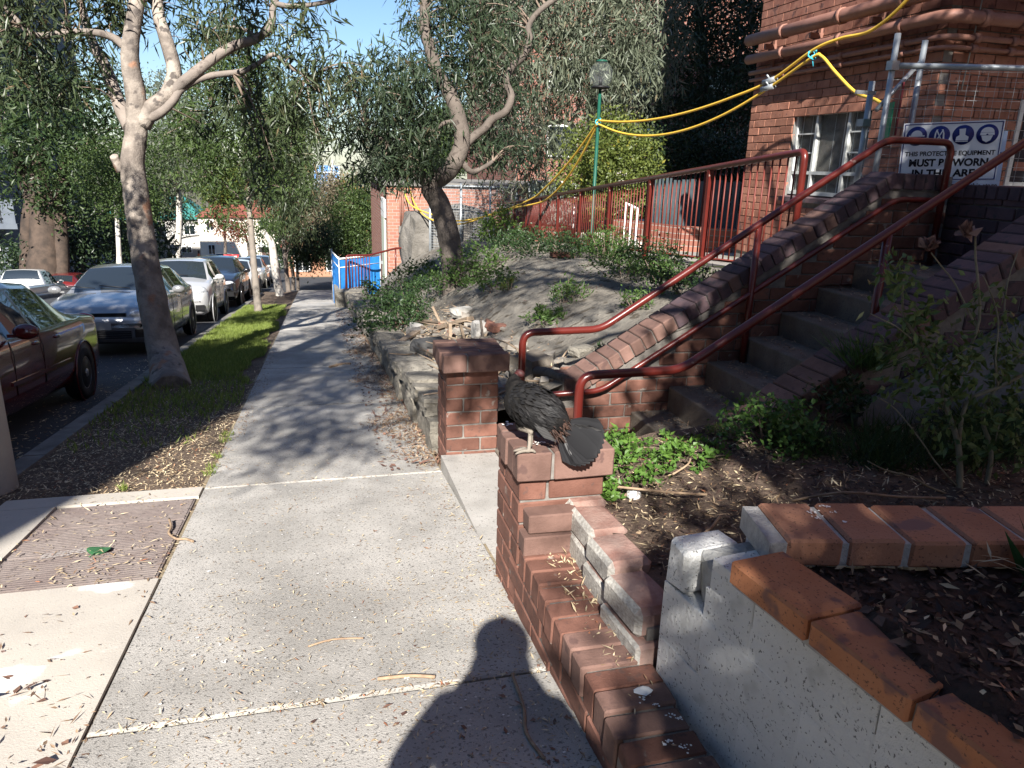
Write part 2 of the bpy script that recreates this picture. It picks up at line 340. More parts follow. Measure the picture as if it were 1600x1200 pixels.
# ------------------------------------------------------------------ stone wall along the path
sw = thing('stone_wall', 'low rough sandstone wall holding back the bank beside the footpath', 'stone wall', (.8, 5.3, gz(5.3)))
rocks = [rock((1, 1, 1), i, SAND, 4, .085, 'stone', 3.2, .10) for i in range(7)]
y = 5.34; i = 0
while y < 22.6:
    for c in range(2):
        L = random.uniform(.42, .68); o = link('stone', rocks[i % 7], sw); i += 1
        hgt = (.27, .13)[c]; yy = y+L/2+(c*.22)
        o.scale = ((.30, .38)[c]+random.uniform(-.02, .03), L*1.02, hgt*1.02); o.location = Vector((.95+c*.01+random.uniform(-.02, .02), yy, gz(yy)+.115+c*.21))-Vector(sw.location)
        o.rotation_euler = (-math.atan(S)+random.uniform(-.05, .05), random.uniform(-.06, .06), random.uniform(-.05, .05)+(math.pi if i % 3 == 0 else 0))
    y += L+.02
cm = MB(); cm.prism([(.88, 5.2, gz(5.2)-.1), (.88, 5.2, gz(5.2)+.34), (1.1, 5.2, gz(5.2)+.36), (1.1, 5.2, gz(5.2)-.1)], (0, 17.6, -17.6*S)); wpart(cm, 'mortar', MORD, sw)
# ------------------------------------------------------------------ brick piers
def pinwheel(p, cx, cy, zt, n, m=BRK, sz=.375, core=MOR, first=0):
    a, bW, j = .245, .12, .01
    for c in range(n):
        z = zt-.1*c-.05; inset = .012 if c == 0 and first else 0
        for q in range(4):
            R = Matrix.Rotation(q*math.pi/2, 3, 'Z')
            if c % 2: ctr = Vector((-(sz/2)+a/2, -(sz/2)+bW/2, 0))
            else: ctr = Vector((sz/2-a/2, -(sz/2)+bW/2, 0))
            ctr = R @ ctr*(1-inset*2); brick(p, (cx+ctr.x, cy+ctr.y, z), (a, bW, .09), m, R)
    cb = MB(); cb.box((cx, cy, zt-n*.05-.001), (sz-.014, sz-.014, n*.1-.008)); wpart(cb, 'mortar', core, p)
def piercap(p, x0, x1, y0, rows, zt, m=BRKC, h=.125):
    for r_ in range(rows):
        y = y0+.1*r_+.045; wdt = x1-x0-.012; s_ = .36 if r_ % 2 == 0 else .62
        dz = random.uniform(-.004, .004); dx = random.uniform(-.006, .006)
        brick(p, (x0+dx+wdt*s_/2, y, zt-h/2+dz), (wdt*s_-.006, .091, h), m); brick(p, (x0+dx+wdt*s_+.012+wdt*(1-s_)/2-.006, y, zt-h/2+dz), (wdt*(1-s_)-.006, .091, h), m)
    cb = MB(); cb.box2((x0+.012, y0+.008, zt-h+.004), (x1-.012, y0+rows*.1-.018, zt-.008)); wpart(cb, 'bedding', MOR, p)
p1 = thing('brick_pier', 'square red brick pier with projecting brick capping at the far side of the stair opening', 'brick pier', (1.02, 5.06, gz(5.06)), group='brick piers at the stair opening')
pinwheel(p1, 1.025, 5.065, .155, 8, first=1); piercap(p1, .795, 1.275, 4.80, 5, .29)
# return wall behind pier one, under the rail
p2 = thing('brick_pier', 'low brick pier with white droppings on its capping, where the dark bird stands', 'brick pier', (.97, 2.92, gz(2.92)), group='brick piers at the stair opening')
pinwheel(p2, .965, 2.905, .29, 7); piercap(p2, .755, 1.19, 2.68, 4, .42)
# entry slab between the piers, bottom landing
es = MB(); es.prism([(.80, 3.1, gz(3.1)-.2), (.80, 3.1, -.415), (1.9, 3.1, -.425), (1.9, 3.1, -.6)], (0, 1.78, -.05)); tag(es.build('entry_step', mat('entry_concrete', (.30, .285, .26), (.42, .40, .37), 3, .95, .4, 90, speck=((.18, .17, .155), 50, .63))), kind='structure')
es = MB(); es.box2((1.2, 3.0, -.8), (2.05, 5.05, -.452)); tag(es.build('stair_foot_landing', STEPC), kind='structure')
# ------------------------------------------------------------------ low front wall with rowlock top
lw = thing('low_brick_wall', 'low red brick wall topped with upright bricks running along the footpath edge', 'brick wall', (.88, 1.5, gz(1.5)))
for i in range(34):
    yy = 2.62-.1*i; dz = random.uniform(-.006, .006)
    brick(lw, (.885+random.uniform(-.006, .006), yy, -.058+dz), (.235, .09, .116), BRKC if random.random() < .35 else BRK)
for c in range(4):
    z = -.165-.1*c
    for i in range(15):
        yy = 3.22-.255*i-(.127 if c % 2 else 0)
        if z < gz(yy)-.08 or yy < -.7: continue
        top = 2.72 if c == 0 else 9
        brick(lw, (.828, min(yy, 2.7) if c == 0 and yy > 2.7 else yy, z), (.115, .245, .09), BRK) if yy < 2.72 else None
cb = MB(); cb.box2((.776, -.8, -.6), (1.0, 2.68, -.112)); cb.box2((.785, -.8, -.13), (.99, 2.66, -.012)); wpart(cb, 'mortar', MORD, lw)
for (yy, z, x) in ((2.64, .045, .885), (2.655, .135, .905)):
    brick(lw, (x, yy, z), (.225, .095, .085), BRKC)
# second row: mortar smeared edging bricks round the garden bed
def edgemat():
    m = mat('edging_brick', (.24, .13, .105), (.36, .25, .21), 8, .95, .6, 60, rnd=.15, bdist=.01); n = m.node_tree.nodes; L = m.node_tree.links
    g = n.new('ShaderNodeNewGeometry'); sp = n.new('ShaderNodeSeparateXYZ'); L.new(g.outputs['Normal'], sp.inputs[0]); mr = n.new('ShaderNodeMapRange'); L.new(sp.outputs[0], mr.inputs[0])
    mr.inputs['From Min'].default_value = -.35; mr.inputs['From Max'].default_value = -.6
    b = n['Principled BSDF']; old = b.inputs['Base Color'].links[0].from_socket; x = n.new('ShaderNodeMix'); x.data_type = 'RGBA'; L.new(mr.outputs[0], x.inputs[0]); L.new(old, x.inputs[6])
    t = n.new('ShaderNodeTexNoise'); t.inputs['Scale'].default_value = 14; r = n.new('ShaderNodeValToRGB'); L.new(t.outputs[0], r.inputs[0])
    r.color_ramp.elements[0].color = (.30, .28, .25, 1); r.color_ramp.elements[1].color = (.46, .44, .40, 1); r.color_ramp.elements[0].position = .35; r.color_ramp.elements[1].position = .65
    L.new(r.outputs[0], x.inputs[7]); L.new(x.outputs[2], b.inputs['Base Color']); return m
EDG = edgemat()
ed = thing('bed_edging', 'cracked edging of mortar smeared bricks between low front wall and garden bed', 'garden edging', (1.07, 2.35, 0))
yy = 2.86
for i, L_ in enumerate((.20, .25, .24, .26)):
    z = .185+(.0, .004, -.004, -.03)[i]; r_ = Matrix.Rotation((.05, .04, .06, .09)[i], 3, 'Z')
    brick(ed, (1.075-.012*i, yy-L_/2, z-.05), (.175, L_-.004, .105), EDG, r_, bev=.02, jit=.006)
    brick(ed, (1.068-.012*i, yy-L_/2-.02, z-.15), (.172, L_+.02, .10), EDG, r_, bev=.012, jit=.005); yy -= L_
cb = MB(); cb.box2((1.0, 1.9, -.25), (1.13, 2.84, .10)); wpart(cb, 'mortar', MOR, ed)
# ------------------------------------------------------------------ garden bed
def bed_z(x, y): return .15+.035*max(0, min(1, (x-1.2)/1.5))+.03*nz(x, y, 2.3)+.018*nz(x, y, 7, 3)+.008*nz(x, y, 22, 5)
sheet('garden_bed', list(lin(1.08, 4.6, 90)), list(lin(1.2, 3.48, 64)), bed_z, SOIL)
# ------------------------------------------------------------------ stairs
st = thing('staircase', 'worn concrete steps climbing between two raked brick walls, littered with leaves', 'staircase', (2.0, 4.35, -.45))
for k_ in range(-2, 6):
    x = 2.62+.305*k_; z = -.07+.19*k_
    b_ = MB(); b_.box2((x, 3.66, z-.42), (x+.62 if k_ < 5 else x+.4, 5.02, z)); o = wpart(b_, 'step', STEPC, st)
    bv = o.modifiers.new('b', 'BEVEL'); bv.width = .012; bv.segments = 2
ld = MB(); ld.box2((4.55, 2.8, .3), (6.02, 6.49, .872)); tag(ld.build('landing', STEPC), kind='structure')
RK = .62; ang = -math.atan(RK)
def raked(name, lab, y0, y1, xs, xe, zs, flat_to, nflat0, inner, body=BRKD, capm=BRKC, capd=BRKD):
    t = thing(name, lab, 'brick wall', (xs, (y0+y1)/2, zs-.4), group='raked brick walls beside the stairs')
    R = Matrix.Rotation(ang, 3, 'Y'); step = .1*math.cos(math.atan(RK)); x = xs; i = 0
    yc = (y0+y1)/2; wd = y1-y0+.03
    for q in range(nflat0): brick(t, (xs-.06-.1*q, yc, zs-.06), (.09, wd, .12), capm)
    while x < xe:
        xx = x+step/2; z = zs+(xx-xs)*RK-.055/math.cos(ang)
        brick(t, (xx, yc+random.uniform(-.004, .004), z), (.0935, wd, .115), capm if xx < xs+.75 or random.random() < .15 else capd, R, bev=.007); x += step; i += 1
    ze = zs+(xe-xs)*RK
    for q in range(int((flat_to-xe)/.1)): brick(t, (xe+.06+.1*q, yc, ze-.06), (.09, wd, .12), capd)
    core = MB(); dn = .125
    core.prism([(xs-.02-.1*nflat0, y0+.012, -.9), (flat_to-.01, y0+.012, -.9), (flat_to-.01, y0+.012, ze-dn), (xe, y0+.012, ze-dn), (xs, y0+.012, zs-dn), (xs-.02-.1*nflat0, y0+.012, zs-dn)], (0, y1-y0-.024, 0))
    core.prism([(xs-.015-.1*nflat0, y0+.0, zs-.13), (xs-.015-.1*nflat0, y0, zs-.014), (xs, y0, zs-.014), (xe, y0, ze-.012), (flat_to-.012, y0, ze-.014), (flat_to-.012, y0, ze-.128), (xe, y0, ze-.128), (xs, y0, zs-.128)], (0, y1-y0, 0))
    wpart(core, 'mortar', MORD, t)
    # stretcher courses on the visible face, cut to the rake
    yf = y0+.055 if inner < 0 else y1-.055; zrow = -.5; r_ = 0
    while zrow < ze-.15:
        xx = xs-.1*nflat0+(.13 if r_ % 2 else 0)
        while xx+.24 < flat_to:
            lim = zs+(min(xx, xe)-xs)*RK-.135 if xx > xs else zs-.13
            if zrow+.09 < lim and zrow > -.55+max(0, (xx-2.3))*.45*(1 if inner < 0 else .55)-.25: brick(t, (xx+.1225, yf, zrow+.045), (.245, .11, .09), body)
            xx += .255
        zrow += .1; r_ += 1
    return t
fw = raked('stair_wall', 'far raked brick stair wall with sloping capping beside the grey bank', 5.02, 5.26, 1.86, 4.36, .03, 4.95, 1, -1, body=BRK)
nw = raked('stair_wall', 'near raked brick stair wall with capping tinted purple for shade rising behind the shrub', 3.42, 3.68, 2.12, 4.9, .055, 4.95, 0, -1, body=BRKD)
# wall that closes the bed behind the shrub
dw = MB(); dw.prism([(2.95, 3.40, -.1), (4.7, 3.40, -.1), (4.7, 3.40, 1.12), (4.3, 3.40, .92), (2.95, 3.40, .28)], (0, -.06, 0))
dwo = tag(dw.build('rendered_wall', mat('dark_render', (.10, .105, .115), (.16, .165, .175), 3, .95, .6, 30)), 'dark grey rendered wall facing the bed behind the bare shrub', 'wall')
lk = MB(); lk.box2((1.24, 3.30, -.5), (2.12, 3.42, .02))
lkt = thing('bed_kerb', 'row of flat bricks edging the bed at the foot of the steps', 'garden edging', (1.7, 3.36, 0))
for q in range(4): brick(lkt, (1.36+.255*q, 3.36, .03), (.245, .2, .09), BRKC, bev=.012)
wpart(lk, 'mortar', MORD, lkt)
# back wall of the landing
bw = thing('landing_wall', 'dark brick wall at the head of the stairs below the safety sign', 'brick wall', (5.06, 4.2, .87))
cb = MB(); cb.box2((5.0, 2.2, .5), (5.2, 5.24, 1.415)); wpart(cb, 'mortar', MORD, bw)
for r_ in range(6):
    for q in range(12):
        yy = 5.2-.255*q-(.127 if r_ % 2 else 0)
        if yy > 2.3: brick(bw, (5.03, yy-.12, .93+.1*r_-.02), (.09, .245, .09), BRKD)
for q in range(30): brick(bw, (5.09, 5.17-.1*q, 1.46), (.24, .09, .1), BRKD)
# ------------------------------------------------------------------ white planter in the foreground
pl = thing('block_planter', 'white painted block planter capped with orange bricks and filled with bark', 'planter', (1.6, 1.0, -.1))
e1 = Vector((.115, -.9934, 0)); e2 = Vector((.976, -.215, 0)); e1n = Vector((.9934, .115, 0)); O = Vector((1.0, 1.83, 0))
PW = mat('white_block_paint', (.76, .76, .74), (.64, .64, .625), 3, .75, 1.0, 55, speck=((.16, .16, .15), 110, .62), speck2=((.52, .52, .50), 5, .63), bdist=.014)
Ra = Matrix(((e1.x, e1n.x, 0), (e1.y, e1n.y, 0), (0, 0, 1))).to_3x3(); angA = math.atan2(e1.y, e1.x); RA = Matrix.Rotation(angA, 3, 'Z'); RB = Matrix.Rotation(math.atan2(e2.y, e2.x), 3, 'Z')
def blk(c, d, rot, m=PW, bev=.008, jit=.004): return brick(pl, c, d, m, rot, name='block', bev=bev, jit=jit)
for r_ in range(4):
    z = .425-.195*r_; s0 = (.0, .2)[r_ % 2]
    for q in range(7):
        a = s0+.40*(q-1) if r_ % 2 else .40*q
        a0 = max(a, 0); a1 = a+.396
        if a1 <= .02: continue
        if r_ == 0 and q == 0: a0 = .215; 
        blk(O+e1*((a0+a1)/2)+e1n*.1+Vector((0, 0, z)), (a1-a0+.002, .19, .194), RA, bev=.0025, jit=.0015)
# broken end block: lower, split off
blk(O+e1*.055+e1n*.10+Vector((0, 0, .405)), (.10, .20, .16), RA @ Matrix.Rotation(.05, 3, 'Y'), jit=.012, bev=.012)
blk(O+e1*.155+e1n*.125+Vector((0, 0, .395)), (.085, .15, .14), RA @ Matrix.Rotation(-.12, 3, 'Z'), mat('broken_block', (.33, .33, .32), (.45, .45, .44), 18, .95, .9, 50), jit=.02, bev=.01)
for q in range(5): blk(O+e2*(.40*q+.42)+Vector((0, -.09, .42)), (.396, .19, .195), RB); blk(O+e2*(.40*q+.42)+Vector((0, -.09, .225)), (.396, .19, .195), RB)
mm = MB(); mm.box(O+e1*1.2+e1n*.10+Vector((0, 0, .12)), (2.0, .188, .60), RA); wpart(mm, 'mortar', PW, pl)
# brick capping
C0 = Vector((.985, 1.47, 0)); eC = Vector((.135, -.991, 0)).normalized(); RC = Matrix.Rotation(math.atan2(eC.y, eC.x), 3, 'Z'); nC = Vector((-eC.y, eC.x, 0))
for q in range(7): brick(pl, C0+eC*(.135+.272*q)+nC*.085+Vector((0, 0, .568+random.uniform(-.003, .003))), (.264, .17, .066), BRKO, RC, bev=.007)
C1 = Vector((1.30, 1.63, 0)); eD = Vector((.976, -.215, 0)).normalized(); RD = Matrix.Rotation(math.atan2(eD.y, eD.x), 3, 'Z')
for q in range(8): brick(pl, C1+eD*(.172*q)+Vector((0, 0, .562+random.uniform(-.003, .003))), (.156, .235, .082), BRKT, RD, bev=.008)
mm = MB(); mm.box(C1+eD*.6+Vector((0, 0, .556)), (1.45, .222, .07), RD); mm.box(C0+eC*.9+nC*.09+Vector((0, 0, .555)), (1.8, .145, .06), RC); wpart(mm, 'bedding', MORW, pl)
# bark fill
def bark_z(x, y):
    d = (Vector((x, y, 0))-C0).dot(nC)
    return .51+.11*math.exp(-((d-.15)/.13)**2)*max(0, min(1, (1.40-y)/.22))*max(.0, min(1, (d-.05+.03*math.sin(y*9))/.06))+.02*nz(x, y, 6)+.012*nz(x, y, 17)
V = []; Q = []; na, nb = 60, 60
for j in range(nb):
    for i in range(na):
        a = .10+1.35*j/(nb-1); p = C0+eC*(a-.12)+nC*(.055+1.3*i/(na-1)); lim = C1.y-.1-(p.x-C1.x)*.22; y_ = min(p.y, lim)
        V.append((p.x, y_, bark_z(p.x, y_)))
Q = [(j*na+i, j*na+i+1, (j+1)*na+i+1, (j+1)*na+i) for j in range(nb-1) for i in range(na-1)]
bf = link('bark_fill', npmesh('bark_fill', np.array(V), np.array(Q), np.zeros(len(V)), mat('bark_soil', (.035, .024, .02), (.075, .05, .04), 22, 1, .8, 60, world=True), True), pl, -Vector(pl.location))
# ------------------------------------------------------------------ brick apartment building on the right
XB, Y0, Y1 = 6.0, 6.5, 9.83
ab = thing('brick_building', 'tall red brick building with service pipes wrapping its corner above a curtained window', 'building', (XB, Y0, .45))
WY0, WY1, WZ0, WZ1 = 7.38, 8.80, 1.30, 2.30
core = MB(); core.box2((XB+.11, Y0+.11, .1), (22, Y1-.02, 26))
core.box2((XB+.014, Y0+.014, .1), (XB+.12, WY0-.004, 4.55)); core.box2((XB+.014, WY1+.004, .1), (XB+.12, Y1-.01, 4.55))
core.box2((XB+.0141, WY0-.004, .1), (XB+.12, WY1+.004, WZ0-.09)); core.box2((XB+.0141, WY0-.004, WZ1+.012), (XB+.12, WY1+.004, 4.55)); core.box2((XB+.12, Y0+.014, .1), (8.6, Y0+.12, 4.55))
wpart(core, 'wall', MOR, ab)
up = MB(); up.box2((XB+.002, Y0+.002, 4.56), (22, Y1, 26)); up.box2((8.62, Y0+.002, .1), (22, Y0+.1, 4.55)); wpart(up, 'upper_wall', BRKF, ab)
rest = MB(); nb = 0; rest2 = 0
for r_ in range(41):
    z = .45+.1*r_+.05; sh = .127 if r_ % 2 else 0
    y = Y1-.005+sh
    while y > Y0-.01:
        a, b = max(y-.245, Y0+.002), min(y, Y1); y -= .255
        if b-a < .05: continue
        if z > WZ0-.1 and z < WZ1+.0:
            if a < WY0 and b > WY0: b = WY0-.004
            elif a < WY1 and b > WY1: a = WY1+.004
            elif a >= WY0-.001 and b <= WY1+.001: continue
            if b-a < .04: continue
        vis = nb < 240 and z > .95 and z < 3.6 and (a > 7.0 or z > 1.9)
        c = (XB+.05+random.uniform(-.0025, .0025), (a+b)/2, z)
        if vis: brick(ab, c, (.105, round(b-a, 3), .09), BRKF, bev=.004, jit=.0015); nb += 1
        else: rest.box(c, (.105, b-a-.002, .089))
    x = XB+.12+sh-.255
    while x < 8.5:
        a, b = max(x, XB+.106), x+.245; x += .255
        if b-a < .05: continue
        c = ((a+b)/2, Y0+.05+random.uniform(-.0025, .0025), z)
        if nb < 300 and 1.6 < z < 3.0 and a < 6.9: brick(ab, c, (b-a, .105, .09), BRKF, bev=.004, jit=.0015); nb += 1
        else: rest.box(c, (b-a-.002, .105, .089))
o = wpart(rest, 'brick_courses', mat('brick_course', (.21, .085, .06), (.34, .16, .11), 5.5, .9, .4, 90, speck=((.13, .065, .055), 7, .60), bdist=.006), ab); o['kind'] = 'stuff'
# window
WF = mat('window_paint', (.60, .61, .58), (.46, .47, .45), 14, .6, .15, 60)
wf = MB(); X = XB+.05
wf.box2((X-.01, WY0, WZ0), (X+.05, WY1, WZ0+.045)); wf.box2((X-.01, WY0, WZ1-.045), (X+.05, WY1, WZ1))
for yy in (WY0, WY1-.045): wf.box2((X-.0095, yy, WZ0+.045), (X+.05, yy+.045, WZ1-.045))
M1, M2 = WY1-.43, WY0+.40; TZ = WZ0+.27
for yy in (M1, M2): wf.box2((X-.012, yy-.02, WZ0+.046), (X+.05, yy+.02, WZ1-.046))
for a, b in ((WY0+.046, M2-.021), (M2+.021, M1-.021), (M1+.021, WY1-.046)): wf.box2((X-.011, a, TZ-.02), (X+.05, b, TZ+.02))
wnd = wpart(wf, 'window', WF, ab)
for a, b in ((WY0+.046, M2-.021), (M1+.021, WY1-.046)):
    for zz in (TZ+.24, TZ+.47): bars = MB(); bars.box2((X+.002, a, zz-.008), (X+.03, b, zz+.008)); bars.build('glazing_bar', WF, wnd)
cells = [((WY0+.046, M2-.021), (WZ0+.046, TZ-.021)), ((M2+.021, M1-.021), (WZ0+.046, TZ-.021)), ((M1+.021, WY1-.046), (WZ0+.046, TZ-.021)), ((WY0+.046, M2-.021), (TZ+.021, WZ1-.046)), ((M2+.021, M1-.021), (TZ+.021, WZ1-.046)), ((M1+.021, WY1-.046), (TZ+.021, WZ1-.046))]
GL = glassmat('window_glass', (.05, .06, .065), .04, .18)
for (a, b), (c, d) in cells:
    g = MB(); g.box2((X+.022, a, c), (X+.026, b, d)); g.build('pane', GL, wnd)
cu = MB(); q = []
for i in range(120):
    yy = WY0+.03+(WY1-WY0-.06)*i/119; q.append((X+.085+.022*math.sin(i*.8)+.010*math.sin(i*.37), yy))
cu.add([(x, y, WZ0+.02) for x, y in q]+[(x, y, WZ1-.02) for x, y in q], [(i, i+1, 121+i, 120+i) for i in range(119)], True)
cu.build('curtain', mat('net_curtain', (.55, .58, .58), (.66, .68, .67), 4, .9), wnd)
sl = MB(); sl.prism([(XB-.05, WY0-.05, WZ0-.09), (XB-.05, WY0-.05, WZ0-.035), (XB+.12, WY0-.05, WZ0-.004), (XB+.12, WY0-.05, WZ0-.09)], (0, WY1-WY0+.1, 0)); sl.build('sill', BRKD, wnd, )
for o in (wnd,):
    for ch in o.children: ch.location = (0, 0, 0)
# second window edge on the end wall
w2 = MB(); w2.box2((7.05, Y0-.02, 1.5), (7.10, Y0+.03, 2.35)); w2.box2((7.10, Y0-.02, 2.31), (8.2, Y0+.03, 2.35)); w2.box2((7.10, Y0-.019, 1.5), (8.2, Y0+.03, 1.54)); o = wpart(w2, 'window', WF, ab)
g = MB(); g.box2((7.1, Y0-.004, 1.54), (8.2, Y0+.0, 2.31)); g.build('pane', glassmat('dark_glass', (.03, .035, .04)), o)
# pipes
def pipe(z, off, r, name='pipe'):
    m = MB(); pts = [(XB-off, Y1-.02, z), (XB-off, 8.4, z), (XB-off, Y0+.12, z)]
    cx, cy = XB-off+.16, Y0-off+.16+.0
    m.tube([(XB-off, Y1-.02, z), (XB-off, 8.2, z+.0), (XB-off, cy+.02, z)]+[(cx-.16*math.cos(a), cy-.16*math.sin(a), z) for a in lin(0, math.pi/2, 6)]+[(9.5, Y0-off, z)], r, 12)
    o = wpart(m, name, PIPE, ab)
    for yy in (9.0, 7.9, 6.95): c = MB(); c.lathe([(r, -.03), (r+.014, -.03), (r+.014, .03), (r, .03)], 12, (XB-off, yy, z), 'y'); c.build('collar', PIPE, o)
    for xx in (6.25, 6.7, 7.3): c = MB(); c.lathe([(r, -.035), (r+.018, -.035), (r+.018, .035), (r, .035)], 12, (xx, Y0-off, z), 'x'); c.build('collar', PIPE, o)
pipe(3.27, .17, .075); pipe(3.03, .15, .06); pipe(2.86, .10, .028); pipe(2.77, .09, .02)
for yy in (9.4, 8.45, 7.4): bk = MB(); bk.box((XB-.09, yy, 3.15), (.17, .035, .06)); bk.box((XB-.03, yy, 3.05), (.03, .05, .5)); wpart(bk, 'pipe_bracket', PIPE, ab)
ir = MB(); ir.tube([(6.35, Y0-.05, 4.5), (6.25, Y0-.04, 2.4)], .008, 6); wpart(ir, 'conduit', GALV, ab)
# ------------------------------------------------------------------ handrails
def bendpts(P, r=.09, k=5):
    P = [Vector(p) for p in P]; out = [P[0]]
    for i in range(1, len(P)-1):
        a = (P[i-1]-P[i]).normalized(); b = (P[i+1]-P[i]).normalized(); rr = min(r, (P[i-1]-P[i]).length*.45, (P[i+1]-P[i]).length*.45)
        s, e = P[i]+a*rr, P[i]+b*rr
        for j in range(k+1):
            t = j/k; out.append(s*(1-t)**2+P[i]*2*t*(1-t)+e*t*t)
    return out+[P[-1]]
def handrail(lab, y, low=True):
    t = thing('handrail', lab, 'handrail', (1.4, y, -.42), group='red tubular stair handrails')
    m = MB(); m.tube(bendpts([(1.40, y, -.42), (1.40, y, .405), (1.99, y, .415), (4.2, y, 1.82), (4.80, y, 1.82), (4.80, y, .87)] if low else [(1.43, y, -.42), (1.43, y, .405), (2.06, y, .415), (4.9, y, 2.19), (5.2, y, 2.19)]), .027, 12)
    wpart(m, 'top_rail', RAIL, t)
    if low:
        m = MB(); m.tube(bendpts([(1.41, y, -.075), (2.02, y, -.06), (4.37, y, 1.385), (4.79, y, 1.385)]), .022, 10); wpart(m, 'lower_rail', RAIL, t)
    for x in (3.2,) if low else (3.36, 4.6):
        zt = .415+(x-(1.99 if low else 2.06))*(.634 if low else .625); zt = min(zt, 1.82 if low else 9)
        m = MB(); m.tube([(x, y, zt-1.35), (x, y, zt)], .026, 10); wpart(m, 'post', RAIL, t)
    return t
handrail('far red handrail with chipped bend and second rail below, beside the grey bank', 4.95)
handrail('near single red tube handrail sweeping up the steps, partly behind the bare shrub', 3.82, False)
# ------------------------------------------------------------------ red picket fence
fn = thing('picket_fence', 'long dark red steel picket fence along the top of the planted bank', 'fence', (fx(5.6), 5.6, fz(5.6)))
m = MB(); L0, L1 = 5.62, 27.0
def fxyz(y, h): return (fx(y), y, fz(y)+h)
m.tube(bendpts([fxyz(L0, -.3), fxyz(L0, 1.06), fxyz(L0+.6, 1.06), fxyz(L1, 1.06)], .07), .031, 10); wpart(m, 'top_rail', RAIL, fn)
m = MB(); m.tube([fxyz(L0, .09), fxyz(L1, .09)], .016, 6); wpart(m, 'bottom_rail', FEN, fn)
pk = MB(); pk.tube([(0, 0, 0), (0, 0, .96)], .0085, 6); pkm = pk.mesh('picket', FEN); po = MB(); po.box((0, 0, .3), (.055, .055, 1.48)); pom = po.mesh('post', RAIL)
yy = L0+.13; i = 0
while yy < L1:
    if i % 14 == 13: link('post', pom, fn, Vector(fxyz(yy, 0))-Vector(fn.location))
    else: link('picket', pkm, fn, Vector(fxyz(yy, .09))-Vector(fn.location))
    yy += .135; i += 1
# ------------------------------------------------------------------ lamps
LG = mat('lamp_green', (.012, .085, .055), (.01, .065, .045), 9, .4)
def clear():
    m = glassmat('clear_globe', (.5, .55, .55), .02, .06); return m
def lamp(lab, x, y, zb, h, r, globe=.2):
    t = thing('street_lamp', lab, 'street lamp', (x, y, zb), group='globe lamps in the courtyard')
    m = MB(); m.lathe([(r*1.6, 0), (r*1.6, .25), (r, .3), (r*.8, h), (0.001, h)], 12); m.build('pole', LG, t)
    m = MB(); m.lathe([(.02, h-.02), (globe*.75, h), (globe*.75, h+.03), (.02, h+.03)], 14); m.tube([(0, 0, h+.02), (0, 0, h+.18)], .028, 8); m.build('fitting', BLK, t)
    m = MB(); m.ell((0, 0, h+.02+globe*.95), (globe, globe, globe*1.05), 20, 14); m.build('globe', clear(), t)
    m = MB(); m.ell((0, 0, h+.02+globe*1.95), (globe*.5, globe*.5, globe*.14), 14, 6); m.build('cap', LG, t)
    return t
lamp('nearer dark green lamp post with clear globe, yellow hoses tied to it', 4.98, 13.15, -.05, 2.95, .035, .215)
lamp('farther small green lamp post with clear globe before brick building', 7.1, 21.8, -.7, 2.5, .04, .22)
# ------------------------------------------------------------------ yellow hoses
def hose(lab, pts, r=.0175, parts=None):
    mb = MB(); mb.tube(spline(pts, 8), r, 8); o = mb.build('yellow_hose', YEL); tag(o, lab, 'hose', 'yellow site hoses'); return o
def sag(a, b, s, n=7): return [Vector(a).lerp(Vector(b), t)-Vector((0, 0, s*4*t*(1-t))) for t in lin(0, 1, n)]
LP, CL, TI = Vector((4.96, 13.11, 2.33)), Vector((5.55, 8.75, 2.62)), Vector((5.58, 8.0, 2.86))
hose('upper yellow hose looping from the green lamp post up past the pipes', sag(LP+Vector((0, 0, .03)), CL+Vector((0, 0, .03)), .18)+[TI+Vector((0, 0, .05)), (5.62, 7.6, 2.98), (5.63, 7.1, 3.0), (5.62, 6.6, 3.25), (5.6, 6.1, 3.75), (5.6, 5.9, 4.3)])
hose('lower yellow hose sagging from the green lamp post and curling down beside the window', sag(LP-Vector((0, 0, .03)), CL-Vector((0, 0, .05)), .36)+[TI-Vector((0, 0, .03)), (5.6, 7.85, 2.83), (5.56, 7.5, 2.62), (5.5, 7.05, 2.38), (5.42, 6.6, 2.26), (5.40, 6.45, 2.1), (5.40, 6.45, 1.2)])
A2 = at(715, 345, 20.5); B2 = at(640, 318, 22); B3 = at(628, 283, 23.5)
hose('left yellow hose falling from the lamp post behind the leaning tree', sag(LP, at(828, 312, 17), .15, 5)+[at(770, 335, 19), A2, at(675, 335, 21), B2, B3], .02)
hose('slack yellow hose beside another, dropping from the lamp post to the brick shed', sag(LP-Vector((0, 0, .04)), at(838, 318, 17), .3, 5)+[at(780, 330, 19), at(720, 350, 20.5), at(672, 342, 21), at(648, 318, 22), at(637, 283, 23.5)], .02)
for p, lab in ((LP, 'pale blue tie holding the yellow hoses on the lamp post'), (TI, 'pale blue tie hanging the yellow hoses from the building pipes')):
    tm = MB()
    for j in range(3): tm.tube([p+Vector((.05*math.cos(a), .03*math.sin(a), .05*math.sin(a+.5*j)+.012*j)) for a in lin(0, 6.28, 9)], .006, 5)
    tm.tube([p, p+Vector((.02, -.02, -.12))], .006, 5); tag(tm.build('cable_tie', mat('tie_cyan', (.05, .42, .55), rough=.5)), lab, 'tie')
tm = MB()
for j in range(2): tm.tube([CL+Vector((.02, -.10+.02*j, .05-.08*j)), CL+Vector((-.02, .10+.02*j, .02-.08*j))], .036, 8); tm.tube([CL+Vector((.0, .0, .05-.08*j)), CL+Vector((-.05, 0, .10-.08*j))], .012, 6)
tag(tm.build('hose_coupling', GALV), 'silver couplings joining the two yellow hoses near the building', 'coupling')
